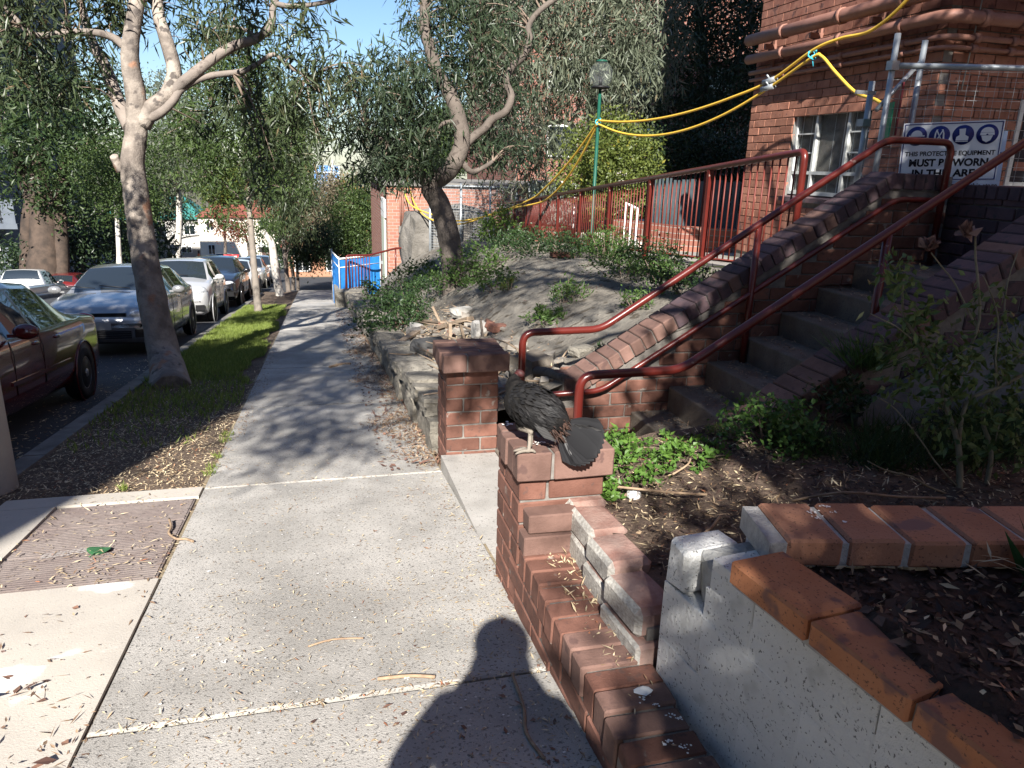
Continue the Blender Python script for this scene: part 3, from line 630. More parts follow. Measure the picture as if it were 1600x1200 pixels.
# ------------------------------------------------------------------ site fence, sign
def off(p, d): return Vector(p)+Vector(d)
sf = thing('site_fence', 'galvanised tube and wire mesh site barrier standing at the stair head', 'site barrier', (4.62, 5.45, .87))
A = Vector((4.60, 5.50, 0)); Bd = Vector((1.0, -.36, 0)).normalized()
for nm, mbf in (('post', lambda m: m.tube([A+Vector((0, 0, .87)), A+Vector((0, 0, 2.66))], .0245, 10)), ('post', lambda m: m.tube([(4.98, 5.62, .87), (4.98, 5.62, 2.65)], .0245, 10)),
                ('post', lambda m: m.tube([(4.72, 5.86, .87), (4.72, 5.86, 2.34)], .026, 10)), ('top_tube', lambda m: m.tube([A+Vector((0, 0, 2.42)), A+Bd*2.6+Vector((0, 0, 2.42))], .0245, 10)),
                ('brace', lambda m: m.tube([(4.56, 5.56, 2.08), (4.99, 5.63, 2.5)], .018, 8)), ('clamp', lambda m: (m.box((4.62, 5.80, 2.24), (.2, .02, .03)), m.box(A+Vector((0, 0, 2.42)), (.07, .07, .07)), m.box((4.7, 5.86, 2.0), (.08, .08, .06))))):
    m = MB(); mbf(m); wpart(m, nm, GALV, sf)
m = MB(); N_ = 34
for i in range(N_+1):
    p = A+Bd*(2.5*i/N_+.02); m.tube([p+Vector((0, 0, 1.0)), p+Vector((0, 0, 2.40))], .0017, 3, cap=False)
for i in range(20): m.tube([A+Vector((0, 0, 1.0+.073*i)), A+Bd*2.55+Vector((0, 0, 1.0+.073*i))], .0017, 3, cap=False)
wpart(m, 'wire_mesh', GALV, sf)
m = MB()
for i in range(26): m.tube([(4.63, 5.53+.012*i*1.0, 1.0+.02*i*0), (4.63, 5.53+.012*i, 1.75)], .0016, 3, cap=False)
for i in range(12): m.tube([(4.63, 5.53, 1.0+.07*i), (4.63, 5.85, 1.0+.07*i)], .0016, 3, cap=False)
wpart(m, 'side_mesh', GALV, sf)
SW = mat('sign_white', (.78, .80, .83), (.74, .76, .80), 3, .4); SB = mat('sign_blue', (.012, .022, .16), rough=.4); SK = mat('sign_black', (.012, .012, .018), rough=.45)
def sign(name, lab, tl, bl, width, dirv, cat='sign'):
    tl, bl = Vector(tl), Vector(bl); upv = (tl-bl); hgt = upv.length; upv.normalize(); d = Vector(dirv); d = (d-upv*d.dot(upv)).normalized(); nrm = d.cross(upv)
    t = thing(name, lab, cat, (bl+tl)/2+d*width/2); t.rotation_euler = Matrix((d, upv, nrm)).transposed().to_euler(); return t, width, hgt
sTL, sTR, sBL = at(1413, 193, 5.95), at(1571, 178, 5.62), at(1402, 283, 6.12)
Bs = (sTR-sTL)
sg, W_, H_ = sign('safety_sign', 'white protective equipment sign with four blue pictogram circles on the mesh barrier', sTL, sBL, .69, Bs)
b = MB(); b.box((0, 0, 0), (W_, H_, .004)); b.build('board', SW, sg)
b = MB(); t_ = .007
for yy in (-H_/2+.012, H_/2-.012): b.box((0, yy, .0035), (W_-.022, t_, .002))
for xx in (-W_/2+.012, W_/2-.012): b.box((xx, 0, .0034), (t_, H_-.02, .002))
b.build('border', SB, sg)
zf = (0, 0, 0)
text('THIS PROTECTIVE EQUIPMENT', .048, SK, sg, (0, -.014, .003), zf, off=.0012, fit=.625)
text('MUST BE WORN', .078, SK, sg, (0, -.086, .003), zf, off=.003, fit=.55)
text('IN THIS AREA', .078, SK, sg, (0, -.168, .003), zf, off=.003, fit=.50)
def arc(cx, cy, rx, ry, a0, a1, n=14): return [(cx+rx*math.cos(a), cy+ry*math.sin(a), .0052) for a in lin(a0, a1, n)]
K_ = .75
for i, kx in enumerate((-.245, -.085, .078, .24)):
    cy = .125; b = MB(); b.lathe([(.0, .0042), (.074, .0042), (.074, .0022)], 32, (kx, cy, 0)); cir = b.build('pictogram', SB, sg)
    q = MB(); f = .0052
    def P(pts): q.poly([(kx+x*K_, cy+y*K_, f) for x, y in pts])
    if i == 0:
        q.poly(arc(kx, cy+.004, .041, .041, 0, math.pi)); P([(-.075, -.004), (.075, -.004), (.075, .008), (-.075, .008)]); P([(-.035, -.012), (.04, -.012), (.045, -.05), (.02, -.07), (-.02, -.06), (-.032, -.04)])
    if i == 1:
        P([(-.05, -.065), (-.035, -.065), (-.03, .03), (-.015, .062), (-.032, .062), (-.045, .02)]); P([(.05, -.065), (.035, -.065), (.03, .03), (.015, .062), (.032, .062), (.045, .02)])
        P([(-.034, -.06), (-.022, -.06), (.03, .045), (.02, .05)]); P([(.034, -.0598), (.022, -.0598), (-.03, .045), (-.02, .05)]); P([(-.036, -.074), (.036, -.074), (.036, -.064), (-.036, -.064)])
    if i == 2:
        P([(-.062, -.055), (.05, -.055), (.052, -.02), (.02, .0), (.018, .065), (-.04, .06), (-.032, -.0), (-.06, -.02)]); P([(-.062, -.068), (.05, -.068), (.05, -.06), (-.062, -.06)])
    if i == 3:
        q.poly(arc(kx, cy+.0135, .045, .039, .0, math.pi)); P([(-.064, -.008), (-.012, -.008), (-.006, .004), (.006, .004), (.012, -.008), (.064, -.008), (.062, .016), (-.062, .016)]); P([(-.052, -.012), (.052, -.012), (.035, -.06), (.0, -.08), (-.035, -.06)])
        for dx in (-.032, .032): q.poly([(kx+dx*K_+.015*math.cos(a), cy+.002+.008*math.sin(a), f+.0008) for a in lin(0, 6.0, 12)])
    q.build('pictogram_figure', SW, cir)
sg2, W2, H2 = sign('access_sign', 'pale blue scaffold access sign half hidden behind the safety sign', at(1425, 210, 6.2), at(1414, 301, 6.37), .68, Bs)
b = MB(); b.box((0, 0, 0), (W2, H2, .004)); b.build('board', mat('sign_pale', (.46, .56, .72), rough=.45), sg2)
text('access', .10, SB, sg2, (.325, .06, .003), zf, 'RIGHT', off=.003)
text('SWL', .045, SB, sg2, (-.14, -.195, .003), zf, off=.001); text('on this stage', .05, SK, sg2, (.325, -.185, .003), zf, 'RIGHT', off=.001)
for nm, lab, p, c, cc in (('small_sign', 'narrow green sign turned edge-on behind the scaffold post', (4.74, 5.62, 1.98), (.02, .25, .13), .34), ('small_sign', 'narrow dark red sign turned edge-on beside the green one', (4.84, 5.66, 2.1), (.20, .02, .03), .42)):
    b = MB(); b.box(p, (.012, .26, cc), Matrix.Rotation(-.5, 3, 'Z')); tag(b.build(nm, mat(nm+lab[7:10], c, rough=.5)), lab, 'sign')
# ------------------------------------------------------------------ cars
def paint(name, c, flake=.0, metal=.0): return mat('paint_'+name, c, rough=.22, spec=.5, coat=.8, metal=metal)
CGL = mat('car_glass', (.018, .024, .03), rough=.03, spec=1.0); LAMPW = mat('headlamp', (.62, .64, .66), (.25, .26, .28), 14, .08, spec=.9, coat=.8); LAMPR = mat('tail_lamp', (.30, .012, .012), rough=.15, coat=.6)
RIM = mat('alloy', (.38, .39, .40), rough=.35, metal=.7); PLATE = mat('number_plate', (.38, .38, .35), rough=.5)
PROF = {
 'hatch': dict(L=4.2, W=1.78, t=[0, .015, .05, .15, .25, .275, .45, .55, .72, .86, .95, .985, 1], top=[.58, .70, .79, .90, .985, 1.01, 1.40, 1.455, 1.44, 1.36, 1.05, .95, .80], belt=[.55, .67, .755, .86, .93, .945, .96, .965, .98, 1.0, 1.0, .92, .78],
   w=[.60, .70, .80, .87, .885, .885, .89, .89, .885, .87, .84, .80, .70], wt=[.5, .6, .7, .76, .77, .76, .60, .585, .58, .57, .62, .62, .55], ws=(.275, .45), rw=(.865, .95), sw=[(.34, .52), (.54, .71), (.73, .82)], wy=(.20, .81), wr=.315),
 'mini': dict(L=3.8, W=1.72, t=[0, .015, .05, .15, .23, .26, .38, .5, .74, .90, .96, .985, 1], top=[.62, .74, .84, .97, 1.03, 1.05, 1.46, 1.52, 1.52, 1.44, 1.08, .98, .80], belt=[.60, .71, .80, .92, .98, .99, 1.0, 1.0, 1.02, 1.03, 1.02, .95, .78],
   w=[.62, .72, .80, .85, .86, .86, .86, .86, .86, .85, .82, .80, .70], wt=[.5, .6, .7, .75, .75, .74, .62, .61, .60, .58, .62, .62, .55], ws=(.26, .38), rw=(.90, .96), sw=[(.31, .50), (.52, .73), (.76, .85)], wy=(.19, .82), wr=.31),
 'sedan': dict(L=4.5, W=1.74, t=[0, .015, .05, .15, .27, .295, .44, .54, .66, .80, .83, .95, .985, 1], top=[.52, .64, .72, .84, .93, .95, 1.34, 1.39, 1.36, 1.06, .99, .94, .86, .70], belt=[.50, .61, .69, .80, .88, .89, .905, .91, .92, .93, .935, .90, .83, .68],
   w=[.58, .70, .79, .85, .865, .865, .87, .87, .865, .86, .855, .83, .79, .68], wt=[.5, .6, .7, .74, .745, .73, .57, .555, .56, .63, .70, .70, .64, .55], ws=(.295, .44), rw=(.665, .80), sw=[(.355, .50), (.515, .635), (.65, .72)], wy=(.19, .79), wr=.30),
 'ute': dict(L=5.1, W=1.84, t=[0, .012, .05, .14, .24, .26, .36, .44, .585, .615, .63, .98, 1], top=[.75, .90, 1.0, 1.10, 1.16, 1.18, 1.68, 1.75, 1.74, 1.62, 1.16, 1.15, 1.10], belt=[.72, .86, .96, 1.06, 1.10, 1.11, 1.12, 1.12, 1.12, 1.12, 1.12, 1.11, 1.06],
   w=[.68, .78, .86, .91, .92, .92, .92, .92, .92, .92, .92, .92, .90], wt=[.6, .7, .8, .82, .82, .80, .66, .64, .64, .68, .84, .84, .82], ws=(.26, .36), rw=(.588, .625), sw=[(.30, .43), (.45, .57)], wy=(.19, .78), wr=.36)}
def car(name, lab, kind, pm, x, y, rz=0, group='cars parked along the kerb', sc=1, zoff=-.125, yslope=None, detail=True):
    p = PROF[kind]; t = thing(name, lab, 'car' if kind != 'ute' else 'ute', (x, y, gz(y)+zoff), 0, group)
    up = Vector((0, S, 1)).normalized(); fwd = Matrix.Rotation(rz, 3, 'Z') @ Vector((0, -1, 0)); fwd = (fwd-up*fwd.dot(up)).normalized(); rt = (-fwd).cross(up)
    t.rotation_euler = Matrix((rt, -fwd, up)).transposed().to_euler(); t.scale = (sc, sc, sc)
    L = p['L']; tt = np.unique(np.concatenate([lin(0, 1, 46), p['t'], p['ws'], p['rw'], np.ravel(p['sw'])])); n = len(tt)
    def P(k):
        dense = lin(0, 1, 401); v = np.interp(dense, p['t'], p[k]); ker = np.ones(9)/9; v2 = np.convolve(np.pad(v, 4, 'edge'), ker, 'valid'); return np.interp(tt, dense, v2)
    top, belt, wd, wt = P('top'), P('belt'), P('w'), P('wt'); zb = .20 if kind != 'ute' else .32
    rows = []
    for i in range(n):
        e = min(tt[i], 1-tt[i]); zbl = zb+.12*max(0, 1-e/.05)**2; w_, b_ = wd[i], belt[i]; tp = max(top[i], b_+.03)
        rows.append([(0, zbl), (w_*.86, zbl), (w_*.965, zbl+.07), (w_*.995, zbl+.22), (w_*1.0, (zbl+b_)*.54), (w_*.985, b_-.10), (w_*.965, b_-.02), (w_*.93, b_+.004), (wt[i]+.012, tp-.075 if tp-b_ > .15 else b_+.018), (wt[i]-.05, tp-.02 if tp-b_ > .15 else b_+.024), (wt[i]*.5, tp+.004), (0, tp+.012)])
    m = len(rows[0]); V = []
    for i in range(n):
        yy = (tt[i]-.5)*L; V += [(a, yy, z) for a, z in rows[i]]+[(-a, yy, z) for a, z in reversed(rows[i][1:-1])]
    M = 2*m-2; fb, fws, frw, fs = [], [], [], []
    inr = lambda a, b, r: a >= r[0]-1e-6 and b <= r[1]+1e-6
    for i in range(n-1):
        for k in range(M):
            k2 = (k+1) % M; f = (i*M+k, i*M+k2, (i+1)*M+k2, (i+1)*M+k); lo = k if k < m-1 else M-1-k
            if lo >= 9 and inr(tt[i], tt[i+1], p['ws']): fws.append(f)
            elif lo >= 9 and inr(tt[i], tt[i+1], p['rw']): frw.append(f)
            elif lo == 7 and any(inr(tt[i], tt[i+1], r) for r in p['sw']): fs.append(([q for q, r in enumerate(p['sw']) if inr(tt[i], tt[i+1], r)][0], k < m-1, f))
            else: fb.append(f)
    fb.append(tuple(range(M-1, -1, -1))); fb.append(tuple((n-1)*M+k for k in range(M)))
    def sub(fs_, nm, mm, par, smooth=True):
        ids = sorted({i for f in fs_ for i in f}); mp = {a: b for b, a in enumerate(ids)}; b = MB(); b.add([V[i] for i in ids], [tuple(mp[i] for i in f) for f in fs_], smooth); return b.build(nm, mm, par)
    body = sub(fb, 'body', pm, t)
    sub(fws, 'windscreen', CGL, t); sub(frw, 'rear_window', CGL, t)
    for q in range(len(p['sw'])):
        for sd in (True, False):
            ff = [f for a, b, f in fs if a == q and b == sd]
            if ff: sub(ff, 'side_window', CGL, t)
    def tx(v): return (v-.5)*L
    r = p['wr']; W2 = p['W']/2
    for ty in p['wy']:
        for sx in (1, -1):
            b = MB(); wx = float(np.interp(ty, tt, wd))
            b.lathe([(r+.05, -.02), (r+.05, .006), (.02, .007)], 24, (0, 0, 0), 'x'); arch = b.build('wheel_arch', BLK, t, (sx*(wx-.004), tx(ty), r+.015)); arch.rotation_euler = (0, 0, 0 if sx > 0 else math.pi)
            b = MB(); b.lathe([(r+.052, .0), (r+.068, .004), (r+.058, .022), (r+.046, .01)], 24, (0, 0, 0), 'x'); b.build('arch_lip', pm, arch)
            b = MB(); b.lathe([(r*.62, -.17), (r*.93, -.18), (r, -.15), (r, -.03), (r*.93, .0), (r*.66, -.005), (r*.62, -.02)], 26, (0, 0, 0), 'x'); wh = b.build('wheel', RUB, t, (sx*(wx+.018), tx(ty), r)); wh.rotation_euler = (0, 0, 0 if sx > 0 else math.pi)
            b = MB(); b.lathe([(r*.64, -.02), (r*.60, -.012), (r*.57, -.045)], 22, (0, 0, 0), 'x'); b.lathe([(.05, -.01), (.04, .0), (.001, .0)], 10, (0, 0, 0), 'x'); b.lathe([(r*.6, -.08), (.001, -.08)], 20, (0, 0, 0), 'x')
            for q in range(7): b.box((-.03, 0, 0), (.02, .035, r*.6), Matrix.Rotation(q*2*math.pi/7, 3, 'X') @ Matrix.Translation((0, 0, r*.3)).to_3x3()) if False else b.add([Matrix.Rotation(q*2*math.pi/7, 3, 'X') @ Vector(v) for v in ((-.015, -.03, .03), (-.015, .03, .03), (-.025, .04, r*.59), (-.025, -.04, r*.59))], [(0, 1, 2, 3)])
            b.build('rim', RIM, wh)
    if not detail: return t
    fz_ = float(np.interp(.02, p['t'], p['top'])); fw_ = float(np.interp(.04, p['t'], p['w']))
    for sx in (1, -1):                          # head and tail lamps, mirrors, handles
        b = MB(); R_ = Matrix.Rotation(sx*.62, 3, 'Z'); b.ell((sx*(fw_-.16), tx(.045)-.02, fz_-.035+(.03 if kind == 'mini' else 0)), (.20, .10, .075 if kind != 'mini' else .13), 14, 8, R_); b.build('headlight', LAMPW, t)
        b = MB(); b.ell((sx*(p['W']/2-.20), tx(.962), .86 if kind != 'ute' else .95), (.15, .09, .075 if kind != 'ute' else .18), 12, 8, Matrix.Rotation(-sx*.5, 3, 'Z')); b.build('tail_light', LAMPR, t)
        mz = float(np.interp(p['ws'][0]+.05, p['t'], p['belt']))+.075; b = MB(); b.ell((sx*(W2+.10), tx(p['ws'][0]+.055), mz), (.11, .055, .07), 12, 8); b.box((sx*(W2-.0), tx(p['ws'][0]+.055)+.01, mz-.035), (.1, .04, .03)); mi = b.build('wing_mirror', pm, t)
        b = MB(); b.box((sx*(W2+.10), tx(p['ws'][0]+.055)+.05, mz), (.16, .01, .10)); b.build('mirror_glass', CGL, mi)
        for q, rr in enumerate(p['sw'][:2]):
            b = MB(); b.ell((sx*(W2-.012), tx(rr[1]-.03), mz-.16), (.022, .09, .02), 10, 6); b.build('door_handle', pm, t)
            b = MB(); xx = W2-.0012; b.tube([(sx*(float(np.interp(rr[0]-.01, p['t'], p['w']))*1.0), tx(rr[0]-.012), .40), (sx*float(np.interp(rr[0]-.01, p['t'], p['w'])), tx(rr[0]-.012), mz-.2), (sx*(float(np.interp(rr[0]-.01, p['t'], p['w']))*.962), tx(rr[0]-.012), mz-.08)], .004, 4); b.build('door_seam', BLK, t)
        b = MB(); b.box((sx*(W2-.004), tx(.5), .52), (.02, L*.36, .035)); b.build('side_strip', pm, t)
    b = MB(); b.box((0, tx(.012), fz_-.035), (fw_*1.05, .05, .055)); b.build('grille', BLK, t)
    b = MB(); b.box((0, tx(.0)+.012, .36), (.95, .04, .12)); ik = b.build('lower_intake', BLK, t)
    for q in range(3): b = MB(); b.box((0, tx(.0)-.012, .325+.035*q), (.94, .012, .008)); b.build('intake_slat', mat('intake_grey', (.06, .06, .065), rough=.4), ik)
    for sx in (1, -1): b = MB(); b.box((sx*.62, tx(.0)+.03, .38), (.20, .06, .13), Matrix.Rotation(sx*.35, 3, 'Z')); b.build('fog_intake', BLK, t)
    b = MB(); b.box((0, tx(0)-.012, .50), (.37, .012, .115)); b.build('number_plate', PLATE, t); b = MB(); b.box((0, tx(1)+.008, .62), (.37, .012, .115)); b.build('number_plate', PLATE, t)
    for sx in (.25, -.3): b = MB(); ty = p['ws'][0]+.012; b.tube([(sx, tx(ty)-.05, float(np.interp(ty, p['t'], p['top']))+.02), (sx-.5, tx(ty)+.06, float(np.interp(ty+.02, p['t'], p['top']))+.02)], .008, 5); b.build('wiper', BLK, t)
    return t
MAROON = paint('maroon', (.085, .008, .008)); GREY = paint('grey', (.34, .342, .346), metal=.5); SILV = paint('silver', (.50, .50, .50), metal=.2); BLKP = paint('black', (.012, .012, .014)); WHP = paint('white', (.62, .62, .60)); BLU = paint('blue_grey', (.10, .13, .17)); DRED = paint('dark_red', (.13, .015, .015)); BEI = paint('champagne', (.36, .34, .30), metal=.3)
car('parked_car', 'dark maroon sedan parked nearest, in deep shade beside the leaning trunk', 'sedan', MAROON, -3.50, 7.82)
car('parked_car', 'grey hatchback with wide lower grille parked right behind the maroon sedan', 'hatch', GREY, -3.42, 14.8)
car('parked_car', 'silver white rounded hatchback parked between grey and black cars', 'mini', SILV, -3.35, 20.3)
car('parked_car', 'black sedan with bright headlight parked behind the silver hatchback', 'hatch', BLKP, -3.3, 26.0, sc=1.08)
car('parked_car', 'white sedan parked behind the black car near the thin street tree', 'sedan', WHP, -3.3, 32.3)
car('parked_car', 'champagne hatchback parked beyond the white sedan, mostly hidden', 'hatch', BEI, -3.25, 38.0)
car('parked_car', 'dark grey hatchback parked last in the row beside the pale leaning trunk', 'mini', paint('slate', (.09, .10, .11)), -3.2, 43.5)
def apz(x, y): return gz(y)-.124-.8*max(0, min(1, (-9.9-x)/1.6))
sheet('parking_apron', [-40, -20, -14, -12.5, -11.5, -10.6, -9.9], [22, 30, 40, 66], apz, ASPH)
UT, RD, BK_ = Vector((-12.1, 35.6, 0)), Vector((-12.3, 42.2, 0)), Vector((-12.6, 50.5, 0))
car('parked_ute', 'white utility vehicle with dark rear window parked across the road', 'ute', WHP, UT.x, UT.y, math.pi, group='vehicles parked across the road', zoff=-.925)
car('parked_car', 'dark red hatchback parked across the road ahead of the white utility', 'hatch', DRED, RD.x, RD.y, math.pi, group='vehicles parked across the road', zoff=-.925)
car('parked_car', 'black hatchback parked across the road, farthest behind the dark red one', 'hatch', BLKP, BK_.x, BK_.y, math.pi, group='vehicles parked across the road', zoff=-.925)
car('crossing_car', 'blue grey hatchback crossing the far street behind the give way sign', 'hatch', BLU, -8.0, 74.0, math.pi/2*.93, group='cars on the far street', zoff=.02)
car('parked_car', 'white van-like car standing on the far street before the cream house', 'ute', WHP, -2.2, 80.0, math.pi/2, group='cars on the far street', zoff=.02)
# ------------------------------------------------------------------ trees
BK1 = mat('gum_bark', (.33, .285, .24), (.16, .135, .115), 3.2, .85, .7, 20, speck=((.30, .165, .105), 2.6, .61), speck2=((.10, .085, .075), 7, .61), lo=.4, hi=.58, bdist=.03)
BKL = mat('limb_bark_shaded', (.17, .145, .125), (.25, .21, .18), 3, .85, .4, 26, speck=((.10, .08, .07), 5, .62))  # darker bark copy; foliage shade on the gum limbs is in the colour
BK2 = mat('dark_bark', (.09, .074, .062), (.15, .125, .105), 4, .9, .8, 30, speck=((.08, .065, .055), 8, .58))
BK3 = mat('pale_bark', (.50, .47, .42), (.36, .33, .29), 3, .8, .3, 30, speck=((.22, .19, .16), 6, .66))
BK4 = mat('fig_bark', (.085, .06, .045), (.04, .03, .024), 3.5, .9, .8, 14)
TWG = mat('twig', (.15, .11, .085), (.22, .17, .13), 5, .9)
LF1 = leafmat('gum_leaf', (.020, .034, .015), (.085, .11, .052), .25, .38, (.16, .11, .06))
LF2 = leafmat('gum_leaf_dark', (.018, .034, .018), (.060, .085, .045), .25, .4, (.11, .085, .05))
LF3 = leafmat('gum_leaf_grey', (.05, .066, .042), (.165, .185, .125), .28, .45, (.20, .16, .10))
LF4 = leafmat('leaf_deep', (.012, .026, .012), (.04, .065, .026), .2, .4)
LF5 = leafmat('leaf_mid', (.025, .05, .014), (.085, .125, .035), .3, .45)
LF6 = leafmat('leaf_yellowgreen', (.045, .07, .014), (.16, .195, .045), .35, .45, (.32, .27, .04))
LF7 = leafmat('leaf_autumn', (.30, .16, .02), (.55, .33, .05), .35, .5)
LF8 = leafmat('leaf_red', (.10, .025, .018), (.20, .07, .035), .35, .5)
def tree(name, lab, base, trunk, r0, r1, bark, blobs, clumps, per, cr, L, W, leaf, limbs=(), droop=.8, group=None, cat='tree', twigs=0, n=12, shell=.55, spread=.7, flare=1.35):
    base = Vector(base); t = thing(name, lab, cat, base, 0, group)
    m = MB(); q = spline(trunk, 5); k = len(q); rs = [(r0+(r1-r0)*(i/(k-1)))*(1+(flare-1)*max(0, 1-i/(k*.16))**2) for i in range(k)]; m.tube(q, rs, n, jit=.05); wpart(m, 'trunk', bark, t)
    pts = list(q)
    for a in limbs:
        m = MB(); pts += limb(m, a[0], a[1], a[2], max(6, n-3)); wpart(m, 'limb', a[3] if len(a) > 3 else bark, t)
    if blobs:
        o, Cc = crown(name, t, blobs, clumps, per, cr, L, W, leaf, droop, shell, spread=spread)
        if twigs:
            m = MB(); PA = np.array(pts)
            for c in Cc[::max(1, len(Cc)//twigs)]:
                d = np.linalg.norm(PA-c, axis=1)+.25*np.maximum(0, PA[:, 2]-c[2]); j = int(d.argmin()); a = Vector(PA[j]); b = Vector(c); mid = a.lerp(b, .5)+Vector((random.uniform(-.12, .12), random.uniform(-.12, .12), .15*(b-a).length))
                if (b-a).length < 2.4 or bark == BK3: m.tube(spline([a, mid, b], 3), [.022*min(1.6, (b-a).length**.7)*(1-.75*i/6) for i in range(7)], 4, cap=False)
            tw = wpart(m, 'twigs', TWG if bark != BK3 else BK3, t); tw['kind'] = 'stuff'
    return t
def bl(*a, k=1., sq=.8): return [(*at(u, v, d), r*k, r*k*sq) for u, v, d, r in a]
def pth(*a): return [at(*p) for p in a]
# leaning gum on the verge
d = 9.3
T1 = tree('gum_tree', 'mottled leaning gum with smooth trunk on the grass verge beside the parked cars', (-1.72, 8.95, gz(8.95)-.05),
  [(-1.72, 8.95, gz(8.95)-.12)]+pth((258, 560, 9.3), (241, 480, 9.25), (226, 400, 9.2), (215, 320, 9.2), (207, 255, 9.2), (213, 205, 9.2), (212, 150, 9.15), (203, 95, 9.1), (207, 45, 9.1), (216, -15, 9.1), (225, -120, 9.1), (215, -260, 9.2)), .195, .065, BK1,
  bl((20, 30, 8.6, .75), (90, 15, 8.8, .8), (110, 95, 9.2, .55), (30, 110, 9.2, .6), (165, 25, 9.6, .5), (60, -70, 9, 1.), (180, -90, 9.3, 1.), (300, 10, 9.6, .5), (345, 50, 9.6, .45), (385, 0, 9.7, .4), (470, 45, 9.8, .5), (500, 95, 9.9, .6), (470, 130, 9.8, .5), (410, 170, 9.9, .55), (450, 220, 10, .5), (380, 130, 9.9, .4), (500, 165, 10.1, .5), (330, 120, 10, .3), (360, -110, 9.5, .9), (420, 265, 10.2, .4), (340, 180, 10.3, .35))+[(-3.03, 5.9, 3.7, .5, .5), (-3.4, 5.2, 4.6, .6, .5), (-2.6, 5.6, 4.6, .4, .3)],
  470, 21, .115, .19, .029, LF1,
  [(pth((220, 195, 9.2), (240, 168, 9.2), (262, 148, 9.25), (272, 110, 9.3), (259, 60, 9.3), (247, 18, 9.35), (243, -60, 9.4), (265, -150, 9.5)), .115, .06),
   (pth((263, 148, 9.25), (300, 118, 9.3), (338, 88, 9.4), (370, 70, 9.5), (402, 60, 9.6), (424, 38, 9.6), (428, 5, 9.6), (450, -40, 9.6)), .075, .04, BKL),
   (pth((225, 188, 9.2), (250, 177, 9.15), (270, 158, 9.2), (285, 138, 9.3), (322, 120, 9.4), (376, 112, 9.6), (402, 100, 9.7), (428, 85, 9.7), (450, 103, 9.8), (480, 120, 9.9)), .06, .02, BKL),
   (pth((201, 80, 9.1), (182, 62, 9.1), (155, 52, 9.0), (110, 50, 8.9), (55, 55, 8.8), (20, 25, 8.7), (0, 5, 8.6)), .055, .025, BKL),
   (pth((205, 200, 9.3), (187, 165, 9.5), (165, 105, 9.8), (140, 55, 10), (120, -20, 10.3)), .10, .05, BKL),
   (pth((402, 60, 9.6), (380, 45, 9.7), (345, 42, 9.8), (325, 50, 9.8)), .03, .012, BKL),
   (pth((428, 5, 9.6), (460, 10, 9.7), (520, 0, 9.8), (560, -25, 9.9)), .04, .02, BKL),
   (pth((190, 268, 9.2), (182, 252, 9.15), (178, 244, 9.1)), .06, .05)], droop=.75, twigs=150)
# tree on the bank
T2 = tree('bank_tree', 'dark trunked gum forking low on the green bank, its leafy branches over the path', at(707, 405, 12.2)-Vector((0, 0, .3)),
  [Vector((2.22, 11.9, bank_z(2.2, 11.9)-.3)), Vector((2.18, 11.92, bank_z(2.2, 11.9)-.02))]+pth((706, 400, 12.2), (699, 360, 12.2), (686, 318, 12.2), (673, 290, 12.2), (700, 268, 12.2), (717, 240, 12.2), (722, 212, 12.2), (712, 170, 12.2), (698, 138, 12.2), (682, 112, 12.1), (672, 75, 12.1), (664, 40, 12.1), (668, -30, 12.1), (690, -120, 12.1)), .205, .07, BK2,
  bl((570, 130, 11.6, .5), (605, 125, 11.6, .6), (625, 150, 11.6, .75), (585, 185, 11.6, .7), (610, 215, 11.7, .8), (585, 245, 11.8, .5), (650, 190, 11.9, .7), (600, 268, 11.9, .45), (650, 105, 12, .6), (700, 60, 12.4, .8), (740, 110, 12.6, .8), (690, 150, 12.8, .6), (755, 60, 12.4, .8), (770, 160, 12.8, .7), (740, 225, 12.8, .5), (655, 245, 11.9, .55), (790, 215, 12.9, .5), (700, 10, 12.5, .9), (640, 270, 11.8, .35), (760, -60, 12.5, 1.2), (770, 245, 12.9, .4)),
  680, 20, .125, .18, .029, LF2,
  [(pth((675, 292, 12.2), (655, 272, 12.1), (635, 250, 12), (605, 225, 11.8), (575, 205, 11.7)), .12, .03),
   (pth((720, 232, 12.2), (742, 212, 12.3), (758, 200, 12.3), (768, 187, 12.3), (790, 174, 12.3), (799, 150, 12.3), (791, 128, 12.3), (800, 105, 12.3), (818, 88, 12.3), (828, 62, 12.3), (826, 40, 12.3), (845, 15, 12.4), (880, -10, 12.5)), .075, .045),
   (pth((718, 190, 12.2), (695, 192, 12.1), (672, 205, 12), (650, 190, 11.9), (635, 180, 11.8)), .045, .015),
   (pth((716, 245, 12.2), (735, 268, 12.3), (755, 262, 12.4), (770, 252, 12.4)), .06, .03)], droop=.9, twigs=120)
